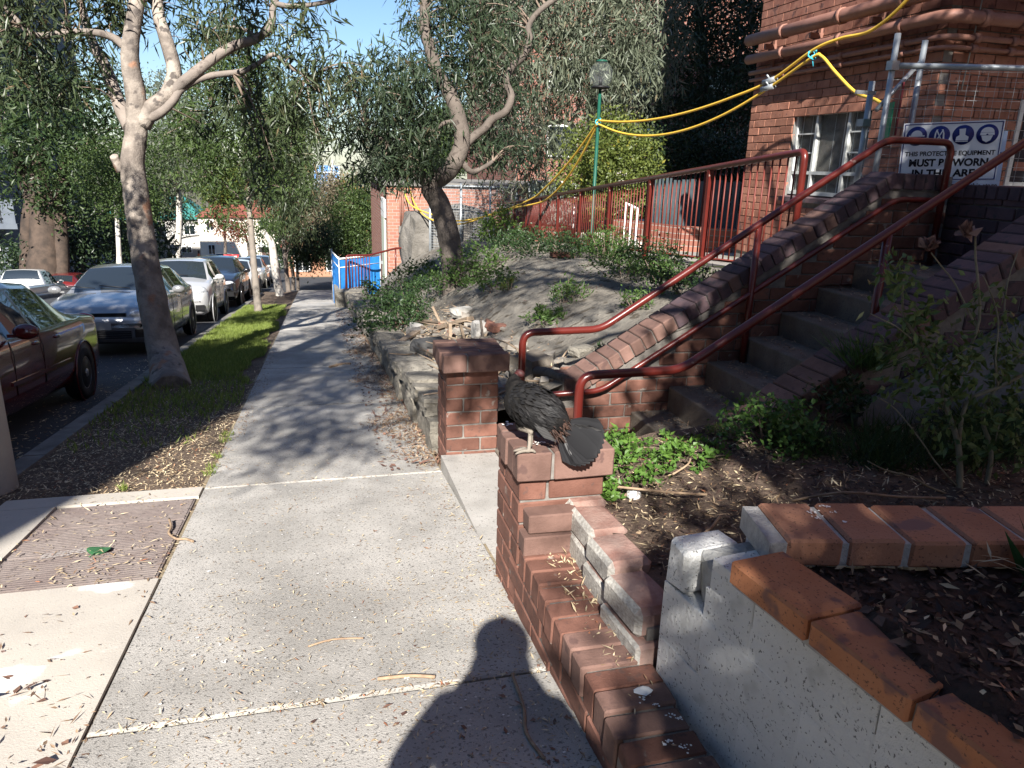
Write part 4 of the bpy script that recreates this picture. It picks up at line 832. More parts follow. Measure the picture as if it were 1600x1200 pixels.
# big grey gum behind
tree('grey_gum', 'tall pale grey gum drooping in full sun behind the green lamp post', at(975, 330, 19), pth((978, 345, 19), (970, 280, 19), (962, 200, 19), (955, 120, 19), (940, 40, 19), (930, -60, 19)), .22, .1, BK3,
  bl((800, 25, 17, 1.1), (850, 50, 17, 1.2), (910, 30, 17, 1.3), (970, 40, 17.5, 1.2), (1020, 70, 17.5, .8), (840, 120, 17.2, 1.1), (900, 110, 17, 1.2), (960, 120, 17.3, 1.1), (1010, 120, 17.5, .7), (820, 190, 17.5, 1), (880, 190, 17.3, 1.), (790, 240, 18, .8), (850, 250, 18, .8), (990, 160, 17.6, .6), (940, 170, 17.8, .6), (780, 120, 17.8, .9), (900, -60, 17, 1.6), (1010, -30, 17.5, 1.3), (760, -20, 17.5, 1.2), (820, 285, 18.5, .6), (745, 190, 18.5, .7)),
  1120, 19, .18, .24, .038, LF3,
  [(pth((962, 190, 19), (985, 165, 18.6), (975, 140, 18.2), (955, 118, 18)), .09, .04), (pth((966, 240, 19), (925, 215, 18.4), (880, 190, 18), (830, 200, 17.8)), .10, .04), (pth((950, 100, 19), (900, 60, 18), (850, 40, 17.5)), .09, .04), (pth((958, 150, 19), (1000, 100, 18.5), (1030, 60, 18)), .08, .03)], droop=1.0, twigs=90)
# shaded dark trees right
tree('dark_tree', 'dense dark evergreen in shade between the grey gum and brick building', at(1090, 340, 24), pth((1098, 350, 24), (1092, 250, 24), (1100, 120, 24), (1090, 0, 24)), .3, .12, BK2,
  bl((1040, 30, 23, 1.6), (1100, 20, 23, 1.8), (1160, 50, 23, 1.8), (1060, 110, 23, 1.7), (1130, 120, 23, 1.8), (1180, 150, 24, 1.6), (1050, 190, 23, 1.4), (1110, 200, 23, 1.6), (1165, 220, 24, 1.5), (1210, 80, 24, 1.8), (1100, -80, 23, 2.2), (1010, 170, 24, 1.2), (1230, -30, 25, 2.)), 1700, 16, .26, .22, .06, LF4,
  [(pth((1096, 220, 24), (1130, 190, 23.5), (1155, 140, 23), (1150, 100, 23)), .12, .05), (pth((1095, 250, 24), (1060, 215, 23.4), (1040, 190, 23)), .1, .04)], droop=.4, twigs=50)
tree('yellow_hedge', 'sunlit yellow green bushy tree behind the lamp post', at(955, 335, 16.5), pth((955, 345, 16.5), (955, 290, 16.5), (958, 240, 16.5)), .1, .05, BK2, bl((930, 230, 16.2, .65), (985, 225, 16.2, .65), (910, 275, 16, .6), (960, 270, 15.9, .7), (1005, 265, 16, .5), (940, 310, 16, .55), (990, 310, 16, .5), (955, 200, 16.5, .45)), 750, 16, .12, .085, .045, LF6, droop=.1, twigs=30)
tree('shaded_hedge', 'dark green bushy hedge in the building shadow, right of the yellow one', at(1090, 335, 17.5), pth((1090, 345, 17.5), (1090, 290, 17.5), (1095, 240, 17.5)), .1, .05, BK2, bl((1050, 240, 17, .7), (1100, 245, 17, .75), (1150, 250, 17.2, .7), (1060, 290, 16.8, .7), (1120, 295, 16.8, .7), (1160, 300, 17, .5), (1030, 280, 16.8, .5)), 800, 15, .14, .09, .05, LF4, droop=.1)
# street trees further down
tree('street_tree', 'slender street tree with grey trunk on the far end of the grass', at(404, 494, 19.2), pth((405, 497, 19.2), (399, 440, 19.2), (394, 380, 19.2), (388, 310, 19.2), (383, 250, 19.2), (380, 180, 19.2)), .10, .045, mat('grey_bark', (.24, .205, .17), (.16, .14, .12), 4, .9, .5, 30),
  bl((330, 160, 18.6, .9), (380, 120, 18.8, 1.), (430, 170, 18.8, .9), (350, 225, 18.6, .8), (410, 230, 18.8, .9), (320, 270, 18.5, .6), (440, 270, 18.8, .8), (370, 290, 18.8, .6), (290, 210, 18.6, .7), (360, 70, 19, 1.), (470, 210, 19, .7), (340, 330, 18.6, .4)), 760, 18, .16, .17, .042, LF5,
  [(pth((390, 330, 19.2), (365, 300, 19), (340, 280, 18.8)), .035, .015), (pth((385, 280, 19.2), (420, 240, 19), (440, 210, 19)), .035, .015), (pth((383, 250, 19.2), (350, 210, 19), (330, 170, 18.8)), .03, .012)], droop=.5, twigs=80)
tree('leaning_trunk', 'pale bare leaning trunk with lopped top beside the last parked cars', at(438, 466, 27), pth((440, 469, 27), (433, 440, 27), (428, 405, 27), (424, 380, 27), (416, 368, 27), (410, 360, 27)), .16, .10, BK3, bl((400, 355, 27, .5), (420, 350, 27, .4)), 60, 14, .2, .14, .04, LF5, flare=1.1)
tree('street_tree', 'drooping dark gum beyond the pale leaning trunk at the footpath end', at(450, 462, 30), pth((452, 464, 30), (447, 420, 30), (443, 370, 30), (440, 320, 30), (436, 240, 30)), .10, .05, BK2,
  bl((440, 300, 29, 1.1), (462, 250, 29, 1.0), (465, 310, 29, .9), (430, 230, 29.5, 1.2), (450, 190, 30, 1.2), (455, 350, 29, .7), (420, 290, 29.5, .8)), 900, 16, .22, .21, .045, LF1, [(pth((446, 410, 30), (452, 385, 30), (460, 365, 30)), .05, .02)], droop=1.0)
tree('street_tree', 'small twin stemmed tree last before the cross street', at(466, 460, 33), pth((466, 462, 33), (465, 430, 33), (462, 395, 33), (455, 360, 33)), .08, .04, BK2, bl((470, 380, 32, .9), (490, 400, 32.5, .7), (455, 400, 32, .5), (500, 370, 33, .8)), 420, 16, .2, .15, .05, LF4, [(pth((457, 462, 33.2), (458, 430, 33.2), (452, 400, 33), (446, 380, 33)), .09, .05)])
# far left
FIG = tree('fig_tree', 'huge fig with thick buttressed trunk left of the road, before the grey flats', at(72, 430, 25), [at(72, 430, 25)-Vector((0, 0, 1.6))]+pth((72, 425, 25), (72, 390, 25), (70, 345, 25), (66, 310, 25), (60, 270, 25), (70, 200, 25)), .62, .25, BK4,
  bl((20, 190, 24, 1.6), (80, 160, 24, 1.8), (140, 200, 24, 1.6), (60, 240, 24, 1.5), (130, 260, 24, 1.3), (170, 150, 25, 1.5), (30, 120, 25, 1.5), (110, 310, 24.5, 1.), (170, 240, 24.5, 1.1), (160, 320, 25, 1.), (20, 290, 25, .9), (50, 160, 19, .8), (90, 190, 19.5, .8), (20, 230, 19.5, .6)), 720, 18, .25, .19, .075, leafmat('fig_leaf', (.014, .032, .012), (.055, .085, .026), .25, .4),
  [(pth((60, 330, 25), (42, 290, 25), (25, 240, 24.5), (5, 215, 24)), .28, .1), (pth((80, 330, 25), (98, 290, 25), (105, 250, 25), (140, 215, 24.5)), .3, .1), (pth((45, 470, 25.2), (45, 400, 25.2), (45, 350, 25), (50, 310, 25)), .3, .2), (pth((97, 470, 25), (97, 405, 25), (95, 350, 25), (90, 310, 25)), .25, .2)], droop=.3, twigs=60, flare=1.2)
FIG.location = (-13.4, 42.2, -4.56); FIG.scale = (1.5, 1.5, 1.5)
SHB = tree('shade_bush', 'dark shaded bushes massed beneath the fig behind the parked ute', at(130, 420, 30), pth((130, 425, 30), (130, 390, 30), (132, 350, 30)), .1, .06, BK2, bl((30, 405, 27, .9), (110, 395, 28, 1.), (160, 380, 29, 1.3), (200, 390, 30, 1.3), (130, 350, 31, 1.4), (190, 330, 31, 1.5), (220, 370, 31, 1.3), (75, 400, 29, .8), (5, 410, 28, .8), (230, 400, 31, .9)), 900, 15, .28, .16, .07, LF4, droop=.2)
SHB.location = (-12.94, 46.9, -4.87); SHB.scale = (1.4, 1.4, 1.4)
tree('background_tree', 'pale trunked sapling tree between the fig and the leaning gum', at(187, 410, 34), pth((187, 420, 34), (184, 360, 34), (180, 300, 34), (178, 240, 34)), .12, .06, BK3, bl((180, 280, 33.5, 1.4), (220, 250, 34, 1.5), (150, 260, 34, 1.3), (200, 310, 33.5, 1.2), (230, 310, 34, 1.)), 650, 15, .3, .17, .07, LF5, droop=.4)
tree('background_tree', 'grey green gum rising beyond the road right of the leaning trunk', at(275, 400, 60), pth((275, 415, 60), (280, 340, 60), (275, 260, 60), (270, 180, 60)), .3, .1, BK3, bl((265, 190, 58, 2.8), (300, 220, 58, 2.4), (255, 250, 58, 2.2), (290, 270, 58, 1.9), (275, 150, 60, 2.2), (250, 300, 60, 1.8)), 1000, 15, .5, .34, .09, LF3, [(pth((277, 300, 60), (262, 270, 60), (255, 240, 60)), .12, .05)], droop=.8)
tree('background_tree', 'gnarled bare branched tree in front of the teal roofed house', at(268, 400, 70), pth((268, 400, 70), (262, 380, 70), (250, 360, 70), (240, 345, 70)), .22, .1, BK2, bl((262, 325, 68, 1.4), (285, 345, 68, .8), (240, 335, 68, 1.2), (270, 310, 68, 1.4)), 240, 15, .5, .3, .1, LF4, [(pth((262, 380, 70), (278, 362, 70), (290, 345, 70)), .15, .06), (pth((264, 386, 70), (285, 372, 70), (312, 368, 70)), .09, .04)])
tree('background_tree', 'red leaved tree before the cream house', at(352, 410, 62), pth((352, 412, 62), (352, 380, 62), (350, 350, 62)), .15, .08, BK2, bl((352, 352, 61, .9), (375, 362, 61, .9), (345, 340, 61, .8), (378, 345, 61, .8)), 160, 13, .35, .2, .1, LF8, [(pth((390, 412, 62), (388, 385, 62), (382, 360, 62)), .15, .07)])
tree('background_tree', 'bright green leafy tree left of the brick shed', at(560, 410, 36), pth((560, 415, 36), (558, 370, 36), (556, 320, 36)), .16, .08, BK2, bl((555, 330, 35, 1.3), (570, 370, 35, 1.2), (545, 370, 35, 1.1), (530, 395, 36, .9), (575, 325, 35, .9), (560, 295, 36, .8), (520, 370, 37, 1.)), 900, 15, .22, .16, .065, LF5, droop=.4)
tree('background_tree', 'tall thinning pale tree above the blue fence', at(520, 400, 55), pth((522, 410, 55), (518, 350, 55), (515, 300, 55), (520, 250, 55)), .2, .08, BK3, bl((515, 330, 54, 2.), (500, 360, 54, 1.6), (535, 300, 54, 1.8), (510, 300, 54, 1.4), (530, 360, 54, 1.6)), 700, 15, .42, .28, .08, leafmat('leaf_straw', (.10, .085, .05), (.25, .21, .14), .3), droop=.6)
tree('autumn_tree', 'golden orange autumn tree behind the green ones', at(548, 400, 70), pth((548, 410, 70), (547, 350, 70), (545, 310, 70)), .2, .1, BK2, bl((545, 322, 68, 1.7), (552, 350, 68, 1.5), (540, 300, 69, 1.2)), 420, 15, .4, .28, .12, LF7)
tree('background_tree', 'dark tree mass at the end of the street, above the brown wall', at(480, 400, 60), pth((482, 412, 60), (480, 370, 60), (478, 340, 60)), .25, .1, BK2, bl((470, 375, 58, 1.8), (500, 385, 58, 1.7), (440, 370, 60, 2.), (520, 390, 58, 1.4), (480, 345, 60, 2.)), 800, 15, .42, .25, .11, LF4)
# far backdrop trees, each its own crown
for i, (u, v, dd, r, lf, lab) in enumerate(((10, 190, 60, 3.5, LF4, 'tall dark tree behind the fig at the upper left corner'), (330, 260, 95, 5, LF6, 'yellow green tree above the cream house'), (415, 300, 100, 4.5, LF3, 'grey green tree right of the cream house'), (240, 330, 110, 5, LF4, 'dark tree behind the teal roof'), (620, 255, 60, 2.6, LF3, 'dusty gum rising behind the brick shed'), (700, 230, 55, 3.5, LF5, 'green tree behind the brick shed wall'), (840, 240, 45, 3, LF3, 'pale gum beyond the far small lamp'), (1000, 90, 45, 4, LF4, 'dark tree filling the gap behind the grey gum'), (1190, 60, 42, 4, LF4, 'dark tree top beside the building corner'))):
    b = at(u, v+60, dd); g_ = Vector((b.x, b.y, gz(min(b.y, 110)))); c = at(u, v, dd)
    tree('background_tree', lab, g_, [g_, g_.lerp(c, .5), c], .3, .12, BK2, [(c.x+random.uniform(-.5, .5)*r, c.y+random.uniform(-.3, .3)*r, c.z+random.uniform(-.6, .6)*r, r*random.uniform(.4, .62)) for _ in range(7)], 750, 14, .38*r/4, .11*r, .035*r, lf, droop=.3)
# ------------------------------------------------------------------ the bird
FEA = leafmat('feather', (.009, .009, .010), (.055, .052, .050), 0, .5); FEAT = leafmat('tail_feather_shade', (.006, .006, .007), (.022, .022, .024), 0, .6)
for m_ in (FEA, FEAT): m_.node_tree.nodes['Principled BSDF'].inputs['Specular IOR Level'].default_value = .12
BODY = mat('bird_down', (.010, .0095, .0095), (.022, .02, .019), 30, .9, .8, 90, spec=.08)
ft = atz(826, 708, .424)
bd = thing('brush_bird', 'large dark ground bird with fanned tail standing on the low brick pier', 'bird', ft)
Rh = Vector((RIGHT.x, RIGHT.y, 0)).normalized(); Fh = Vector((FWD.x, FWD.y, 0)).normalized(); Zz = Vector((0, 0, 1))
ax = (Rh*.86-Fh*.36-Zz*.30).normalized(); sidev = ax.cross(Zz).normalized(); upv = sidev.cross(ax).normalized()   # rearward axis
bc = at(836, 622, (ft-EYE).dot(FWD)+.04)
def bp(a, u, s=0): return bc+ax*a+upv*u+sidev*s-Vector(ft)
RB3 = Matrix((ax, sidev, upv)).transposed()
m = MB(); m.ell(bp(0, 0), (.142, .09, .098), 24, 16, RB3); m.ell(bp(.10, -.012), (.10, .065, .07), 18, 12, RB3); m.ell(bp(-.06, -.005), (.10, .088, .098), 18, 12, RB3)
m.tube(spline([bp(-.10, .04), bp(-.148, .03, -.045), bp(-.162, .062, -.06), bp(-.15, .09, -.07)], 5), [.06-.038*min(1, i/12) for i in range(16)], 12)
m.tube(spline([bp(-.02, -.07, .0), bp(-.035, -.115, .005), bp(-.03, -.15, .005)], 4), [.042, .04, .036, .032, .028, .024, .02, .016, .013], 10)
b = m.build('body', BODY, bd); md = b.modifiers.new('r', 'REMESH'); md.mode = 'VOXEL'; md.voxel_size = .009; md.use_smooth_shade = True; sm = b.modifiers.new('s', 'SMOOTH'); sm.iterations = 6; sm.factor = .5
m = MB(); m.ell(bp(-.146, .098, -.07), (.026, .018, .020), 14, 10, RB3); m.ell(bp(-.155, .083, -.07), (.02, .02, .026), 12, 8, RB3); m.build('head', mat('bird_red_skin', (.06, .014, .014), (.03, .012, .012), 60, .6), bd)
m = MB(); m.tube([bp(-.168, .105, -.072), bp(-.19, .092, -.076)], [.011, .002], 8); m.build('beak', mat('beak_dark', (.05, .045, .04), rough=.4), bd)
LEGM = mat('bird_leg', (.26, .225, .185), (.19, .165, .135), 40, .7, .4, 200)
z0 = Vector((0, 0, 0)); k0 = at(829, 672, (ft-EYE).dot(FWD)+.01)-Vector(ft)
m = MB(); m.tube(spline([bp(-.03, -.135, .005), k0+Vector((0, 0, .012)), k0, k0*.5+Vector((0, 0, 0)), Vector((0, 0, .022)), Vector((0, 0, .008))], 3), [.016, .015, .014, .0125, .012, .0115, .011, .0105, .010, .0095, .0095, .0095, .010, .011, .011, .010], 10)
for an, L_ in ((-2.9, .075), (-2.35, .07), (-3.5, .065), (.3, .035)):
    dv = Matrix.Rotation(an, 3, 'Z') @ ax; dv.z = 0; dv.normalize(); m.tube(spline([Vector((0, 0, .012)), dv*L_*.5+Zz*.015, dv*L_+Zz*.004], 3), [.010, .0095, .009, .0085, .008, .006, .003], 7)
m.build('leg', LEGM, bd)
m = MB(); k2 = Vector((0, 0, 0))+Fh*.07+Rh*.01; m.tube(spline([bp(-.03, -.08, -.04), k2+Vector((0, 0, .08)), k2+Vector((0, 0, .008))], 4), [.024, .02, .016, .012, .010, .0095, .0095, .0095, .010], 8); m.build('leg', LEGM, bd)
P = []; D = []; N = []; Ls = []; Ws = []; Tn = []
for i in range(950):                                # body feathers lie rearward in rows
    th = random.uniform(0, 2*math.pi); a = random.uniform(-.13, .13); rr = math.sqrt(max(.05, 1-(a/.155)**2)); s_ = math.cos(th)*.091*rr; u_ = math.sin(th)*.099*rr
    nrm = (sidev*(s_/.091**2)+upv*(u_/.099**2)+ax*(a/.155**2)).normalized(); p = bp(a, u_, s_)+nrm*.006
    dv = ax-nrm*ax.dot(nrm)+nrm*.10-upv*.25*(u_ < .03); P.append(p); D.append(dv); N.append(nrm+Vector([random.gauss(0, .12) for _ in range(3)])); big = a > -.05 and abs(u_) < .09
    Ls.append(random.uniform(.042, .06) if big else random.uniform(.026, .038)); Ws.append(random.uniform(.013, .019)); Tn.append(.45*random.betavariate(2, 3))
for sgn in (1, -1):
    for j in range(11):                            # folded flight feathers
        p = bp(-.04+.012*j, .012-.008*j, sgn*(.093-.001*j)*1.03); dv = ax*1.-upv*(.32-.02*j)-sidev*sgn*.12; P.append(p); D.append(dv); N.append(sidev*sgn+upv*.3); Ls.append(.15-.004*j); Ws.append(.026); Tn.append(.3+.5*(j % 2)*random.random())
N = np.cross(np.array(D), np.array(N)); N = np.cross(N, np.array(D))
pl_ = link('plumage', leafmesh('plumage', np.array(P), np.array(D), np.array(Ls), np.array(Ws), FEA, np.array(Tn), N, .08), bd); pl_['kind'] = 'stuff'
tb = bc+ax*.165-upv*.02-Vector(ft); tdir = (Rh*.62-Fh*.30-Zz*.44).normalized(); tper = (Rh*.80-Fh*.1+Zz*.60); tper = (tper-tdir*tper.dot(tdir)).normalized(); tn = tdir.cross(tper)
for j in range(13):
    f = (j-6)/6; dv = (tdir*math.cos(f*.66)+tper*math.sin(f*.66)).normalized(); pv = tn.cross(dv)
    L_ = .232-.03*f*f; sk = tn*(.010*(6-abs(j-6))-.02); mbf = MB(); n_ = 7; vs = []
    for q in range(n_+1):
        t = q/n_; wv = .043*math.sin(min(1, t*1.25+.12)*math.pi*.62)*(1 if t < .8 else math.sqrt(max(0, 1-((t-.8)/.2)**2))+.02); c_0 = tb+dv*L_*t+sk*(.3+.5*t)+tn*.012*t*t; 
        vs += [c_0-pv*wv, c_0+tn*.004, c_0+pv*wv]
    mbf.add(vs, [(q*3+e, q*3+e+1, q*3+e+4, q*3+e+3) for q in range(n_) for e in (0, 1)], True, tint=random.uniform(.1, .9)); mbf.build('tail_feather', FEAT, bd)
P = []; D = []; N = []
for i in range(190):
    f = random.uniform(-1, 1); t = random.uniform(.10, .60); dv = (tdir*math.cos(f*.66)+tper*math.sin(f*.66)).normalized(); sd_ = random.choice((-1, 1)); P.append(tb+dv*.225*t+tn*(sd_*.016-.01)); D.append(dv+tn*sd_*.10); N.append(tn*sd_+Vector([random.gauss(0, .18) for _ in range(3)]))
N = np.cross(np.array(D), np.array(N)); N = np.cross(N, np.array(D))
tc_ = link('tail_coverts', leafmesh('tail_coverts', np.array(P), np.array(D), .05+.03*rng.random(190), .022, leafmat('covert', (.005, .005, .006), (.05, .048, .047), 0, .5), rng.random(190)**2, N, .1), bd); tc_['kind'] = 'stuff'
m = MB(); P = []; D = []
for i in range(260): a = random.uniform(.10, .19); th = random.uniform(0, 6.28); P.append(bp(a, math.sin(th)*.055-.03, math.cos(th)*.05)); D.append(ax*1-upv*.5+Vector([random.gauss(0, .25) for _ in range(3)]))
fl = link('rump_down', leafmesh('rump_down', np.array(P), np.array(D), .045, .009, leafmat('rump', (.02, .012, .010), (.085, .045, .032), 0, .8)), bd); fl['kind'] = 'stuff'
bd.scale = (.84, .84, .84)
# ------------------------------------------------------------------ low plants
def plant(name, lab, c, r, h, n, L, W, leaf, up=.4, stems=10, cat='plant', clumpy=5, group=None):
    t = thing(name, lab, cat, c, 0, group); nc = max(3, n//14); a = rng.random(nc)*6.283; rad = np.sqrt(rng.random(nc))*r; hh = h*(.25+.75*rng.random(nc))*np.sqrt(np.clip(1-(rad/r)**2*.8, .1, 1))
    Cc = np.stack([rad*np.cos(a), rad*np.sin(a), hh], 1); per = 14; P = np.repeat(Cc, per, 0)+rng.normal(size=(nc*per, 3))*np.array([1, 1, .8])*min(r, h)*.16
    P[:, 2] = np.maximum(P[:, 2], .005); D = rng.normal(size=P.shape); D[:, 2] = np.abs(D[:, 2])*.6+up-.3; Nn = rng.normal(size=P.shape)*.7; Nn[:, 2] += 1.
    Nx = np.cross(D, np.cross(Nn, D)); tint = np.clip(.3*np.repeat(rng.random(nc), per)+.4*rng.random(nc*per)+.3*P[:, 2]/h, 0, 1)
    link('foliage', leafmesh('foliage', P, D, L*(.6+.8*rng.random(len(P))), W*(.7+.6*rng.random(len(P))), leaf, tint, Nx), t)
    m = MB()
    for i in range(stems):
        q = Cc[rng.integers(nc)]; m.tube(spline([(q[0]*.25, q[1]*.25, -.03), (q[0]*.7, q[1]*.7, q[2]*.55), tuple(q)], 3), [.004+.003*min(1, h)]*7, 4, cap=False)
    s = m.build('stems', TWG, t); s['kind'] = 'stuff'; return t
PAR = leafmat('parsley_leaf', (.04, .105, .018), (.135, .24, .045), .3, .45)
WEE = leafmat('weed_leaf', (.03, .07, .016), (.10, .165, .04), .3, .5); WED = leafmat('weed_dark', (.014, .034, .012), (.045, .08, .025), .2, .45)
def gb(x, y): return (x, y, bed_z(x, y)-.01)
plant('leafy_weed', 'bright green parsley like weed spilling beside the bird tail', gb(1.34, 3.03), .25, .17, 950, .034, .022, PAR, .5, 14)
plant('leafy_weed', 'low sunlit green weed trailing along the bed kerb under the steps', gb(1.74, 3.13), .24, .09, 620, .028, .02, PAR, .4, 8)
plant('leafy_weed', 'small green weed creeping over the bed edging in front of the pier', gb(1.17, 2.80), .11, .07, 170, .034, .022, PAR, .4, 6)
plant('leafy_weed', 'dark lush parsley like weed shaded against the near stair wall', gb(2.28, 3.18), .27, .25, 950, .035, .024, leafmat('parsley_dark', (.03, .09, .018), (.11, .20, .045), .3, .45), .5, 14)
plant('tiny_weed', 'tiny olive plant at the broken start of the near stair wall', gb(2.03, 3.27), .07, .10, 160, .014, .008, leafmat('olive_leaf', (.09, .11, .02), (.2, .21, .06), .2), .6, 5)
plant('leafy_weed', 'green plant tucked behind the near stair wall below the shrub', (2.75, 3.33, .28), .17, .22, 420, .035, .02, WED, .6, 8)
# grass tufts in the bed
def tuft(name, lab, pts, n, L, W, leaf, kind=None, sprd=.5):
    P = []; D = []
    for (x, y, z, r) in pts:
        a = rng.random(n)*6.283; rr = r*np.sqrt(rng.random(n)); P.append(np.stack([x+rr*np.cos(a), y+rr*np.sin(a), np.full(n, z)], 1)); D.append(np.stack([rng.normal(size=n)*sprd, rng.normal(size=n)*sprd, np.ones(n)], 1))
    P = np.concatenate(P); D = np.concatenate(D); o = link(name, leafmesh(name, P, D, L*(.4+.8*rng.random(len(P))), W, leaf, None), None)
    if kind: o['kind'] = kind
    else: tag(o, lab, 'grass')
    return o
GR = leafmat('grass_dark', (.018, .042, .013), (.055, .10, .028), .25, .5)
tuft('grass', None, [(*gb(2.45+.16*i+random.uniform(-.08, .08), 2.86+random.uniform(-.2, .3)), .17) for i in range(13)], 300, .20, .006, GR, 'stuff', .7)
tuft('grass_tuft', 'dark green tuft of long grass hanging over the near stair wall', [(2.98, 3.40, .50, .10)], 240, .26, .008, leafmat('tuft_leaf', (.03, .075, .018), (.08, .15, .04), .25), None, .75)
# plants on the bank
def bk(x, y): return (x, y, bank_z(x, y)-.03)
def onbank(u, v, lo=4, hi=26):
    for dd in lin(lo, hi, 500):
        p = at(u, v, dd)
        if p.x < fx(p.y) and p.z <= bank_z(p.x, p.y): return p
    return at(u, v, 12)
BW = [('bank_weed', 'dense dark green ground cover spreading left of the leaning bank tree', 690, 455, .55, .3, 900, .06, .03, WED),
 ('bank_weed', 'green trailing weeds between the tree foot and tall shoots', 720, 445, .5, .3, 800, .06, .03, WEE),
 ('bank_weed', 'dark green weeds just right of the tall bright shoots', 805, 392, .5, .45, 800, .06, .03, WED),
 ('bank_weed', 'low green weeds under the middle fence posts', 940, 400, .45, .35, 700, .05, .025, WEE),
 ('bank_weed', 'bushy weeds in front of the fence, third clump from the stairs', 1010, 420, .4, .4, 800, .05, .024, WED),
 ('bank_bush', 'dark foliage of the bush where it meets the debris heap', 655, 492, .4, .4, 700, .06, .03, WED),
 ('bank_bush', 'dark green bush overhanging the stone wall halfway down the path', 612, 520, .55, .75, 1500, .07, .035, WED),
 ('bank_bush', 'bushy dark plant with tiny pale flowers behind the overhanging bush', 640, 470, .5, .55, 900, .06, .03, WED),
 ('bank_bush', 'small leafy dark plant standing by the blue mesh fence', 585, 470, .35, .7, 420, .08, .04, WED),
 ('bank_weed', 'green weeds at the foot of the leaning bank tree on its left', 665, 440, .6, .45, 900, .07, .035, WEE),
 ('bank_weed', 'green weeds at the foot of the leaning bank tree on its right', 742, 425, .6, .45, 900, .07, .035, WEE),
 ('bank_weed', 'tall bright green leafy shoots rising before the fence far end', 778, 385, .45, .95, 900, .08, .04, leafmat('shoot_leaf', (.05, .10, .018), (.16, .25, .05), .3)),
 ('bank_weed', 'dark green creeper patch below the middle of the red fence', 835, 395, .7, .45, 1200, .06, .03, WED),
 ('bank_weed', 'dark weeds under the fence beside the loose bricks', 905, 402, .55, .38, 800, .055, .028, WED),
 ('bank_weed', 'pale green bushy weed patch on the upper bank below the pickets', 975, 430, .42, .38, 1000, .045, .02, WEE),
 ('bank_weed', 'tangled green weeds above the far stair wall near the top rail', 1040, 445, .38, .38, 900, .045, .02, WEE),
 ('bank_weed', 'grassy green weed clump halfway up the grey bank', 885, 470, .22, .30, 420, .06, .016, WEE),
 ('bank_weed', 'low leafy weed near the foot of the bank behind the pier', 858, 500, .26, .16, 420, .05, .02, WEE),
 ('bank_weed', 'small green weed along the far stair wall capping', 1000, 480, .18, .22, 300, .05, .016, WEE),
 ('bank_weed', 'thin green sprig hanging over the stair capping lower down', 935, 556, .07, .13, 70, .07, .012, WED),
 ('bank_weed', 'small patch of weed by the rounded stone below the bank tree', 775, 450, .35, .32, 500, .06, .03, WEE),
 ('bank_weed', 'yellowish small weed on the bare middle of the bank', 795, 455, .12, .2, 120, .05, .025, LF6),
 ('bank_weed', 'straggly green shoots in the dappled light under the top rail', 950, 405, .3, .55, 500, .055, .02, WEE),
 ('bank_weed', 'green plant at the base of the fence end post by the stairs', 1075, 455, .3, .3, 500, .05, .02, WED)]
for nm, lab, u, v, r, h, n, L_, W_2, lf in BW:
    p = onbank(u, v); plant(nm, lab, p-Vector((0, 0, .04)), r*1.0, h*1.0, int(n*1.1), L_, W_2, lf, .5, 12, 'bush' if 'bush' in nm else 'weed')
# bare shrub
SHM = mat('shrub_stem', (.17, .15, .09), (.25, .22, .15), 20, .8, .3, 60); sh = thing('rose_shrub', 'straggly half bare shrub with withered blooms in front of the dark wall', 'shrub', gb(2.62, 2.55))
def S3(u, v, dd): return at(u, v, dd)-Vector(sh.location)
dS = (Vector(sh.location)-EYE).dot(FWD)
def stem(pts, r0, r1): m = MB(); limb(m, [S3(u, v, dS+e) for u, v, e in pts], r0, r1, 7, 3, .08); m.build('stem', SHM, sh)
stem([(1495, 790, 0), (1500, 740, 0), (1496, 690, 0), (1480, 640, .02), (1465, 590, .03), (1440, 540, .05), (1415, 500, .05), (1410, 470, .05), (1412, 430, .05)], .016, .004)
stem([(1535, 785, .05), (1545, 740, .05), (1548, 700, .05), (1535, 650, .06), (1560, 600, .05), (1590, 560, .05), (1620, 530, .05)], .013, .006)
stem([(1497, 700, 0), (1510, 630, 0), (1560, 605, -.03), (1600, 585, -.04), (1640, 560, -.05)], .011, .006)
stem([(1480, 640, .02), (1510, 560, .02), (1530, 500, .03), (1528, 440, .03), (1524, 400, .03), (1524, 370, .03)], .009, .004)
stem([(1530, 520, .03), (1510, 480, .06), (1490, 440, .08), (1470, 415, .1), (1455, 395, .1)], .005, .003)
stem([(1440, 545, .05), (1425, 530, .02), (1400, 510, 0), (1380, 500, -.02), (1360, 490, -.02)], .004, .002)
stem([(1465, 590, .03), (1490, 560, -.02), (1510, 545, -.03)], .005, .003)
stem([(1490, 775, 0), (1450, 760, -.1), (1425, 745, -.15), (1385, 735, -.2), (1355, 720, -.22)], .006, .002)
stem([(1495, 760, 0), (1460, 720, .0), (1440, 690, .0), (1400, 640, .05), (1370, 620, .05)], .005, .002)
stem([(1560, 605, -.03), (1555, 560, -.03), (1560, 500, 0), (1545, 450, .02), (1535, 430, .02)], .006, .002)
stem([(1590, 560, .05), (1570, 500, .08), (1575, 440, .1), (1590, 395, .1)], .005, .002)
stem([(1590, 660, 0), (1570, 640, 0), (1555, 690, .02)], .004, .003)
def leaves(nm, spots, n, sp, L, W, m, drp=.3):
    P = np.concatenate([np.array(S3(u, v, dS+e))+rng.normal(size=(n, 3))*sp for u, v, e in spots]); D = rng.normal(size=P.shape); D[:, 2] -= drp; o = link(nm, leafmesh(nm, P, D, L*(.6+.7*rng.random(len(P))), W, m), sh); return o
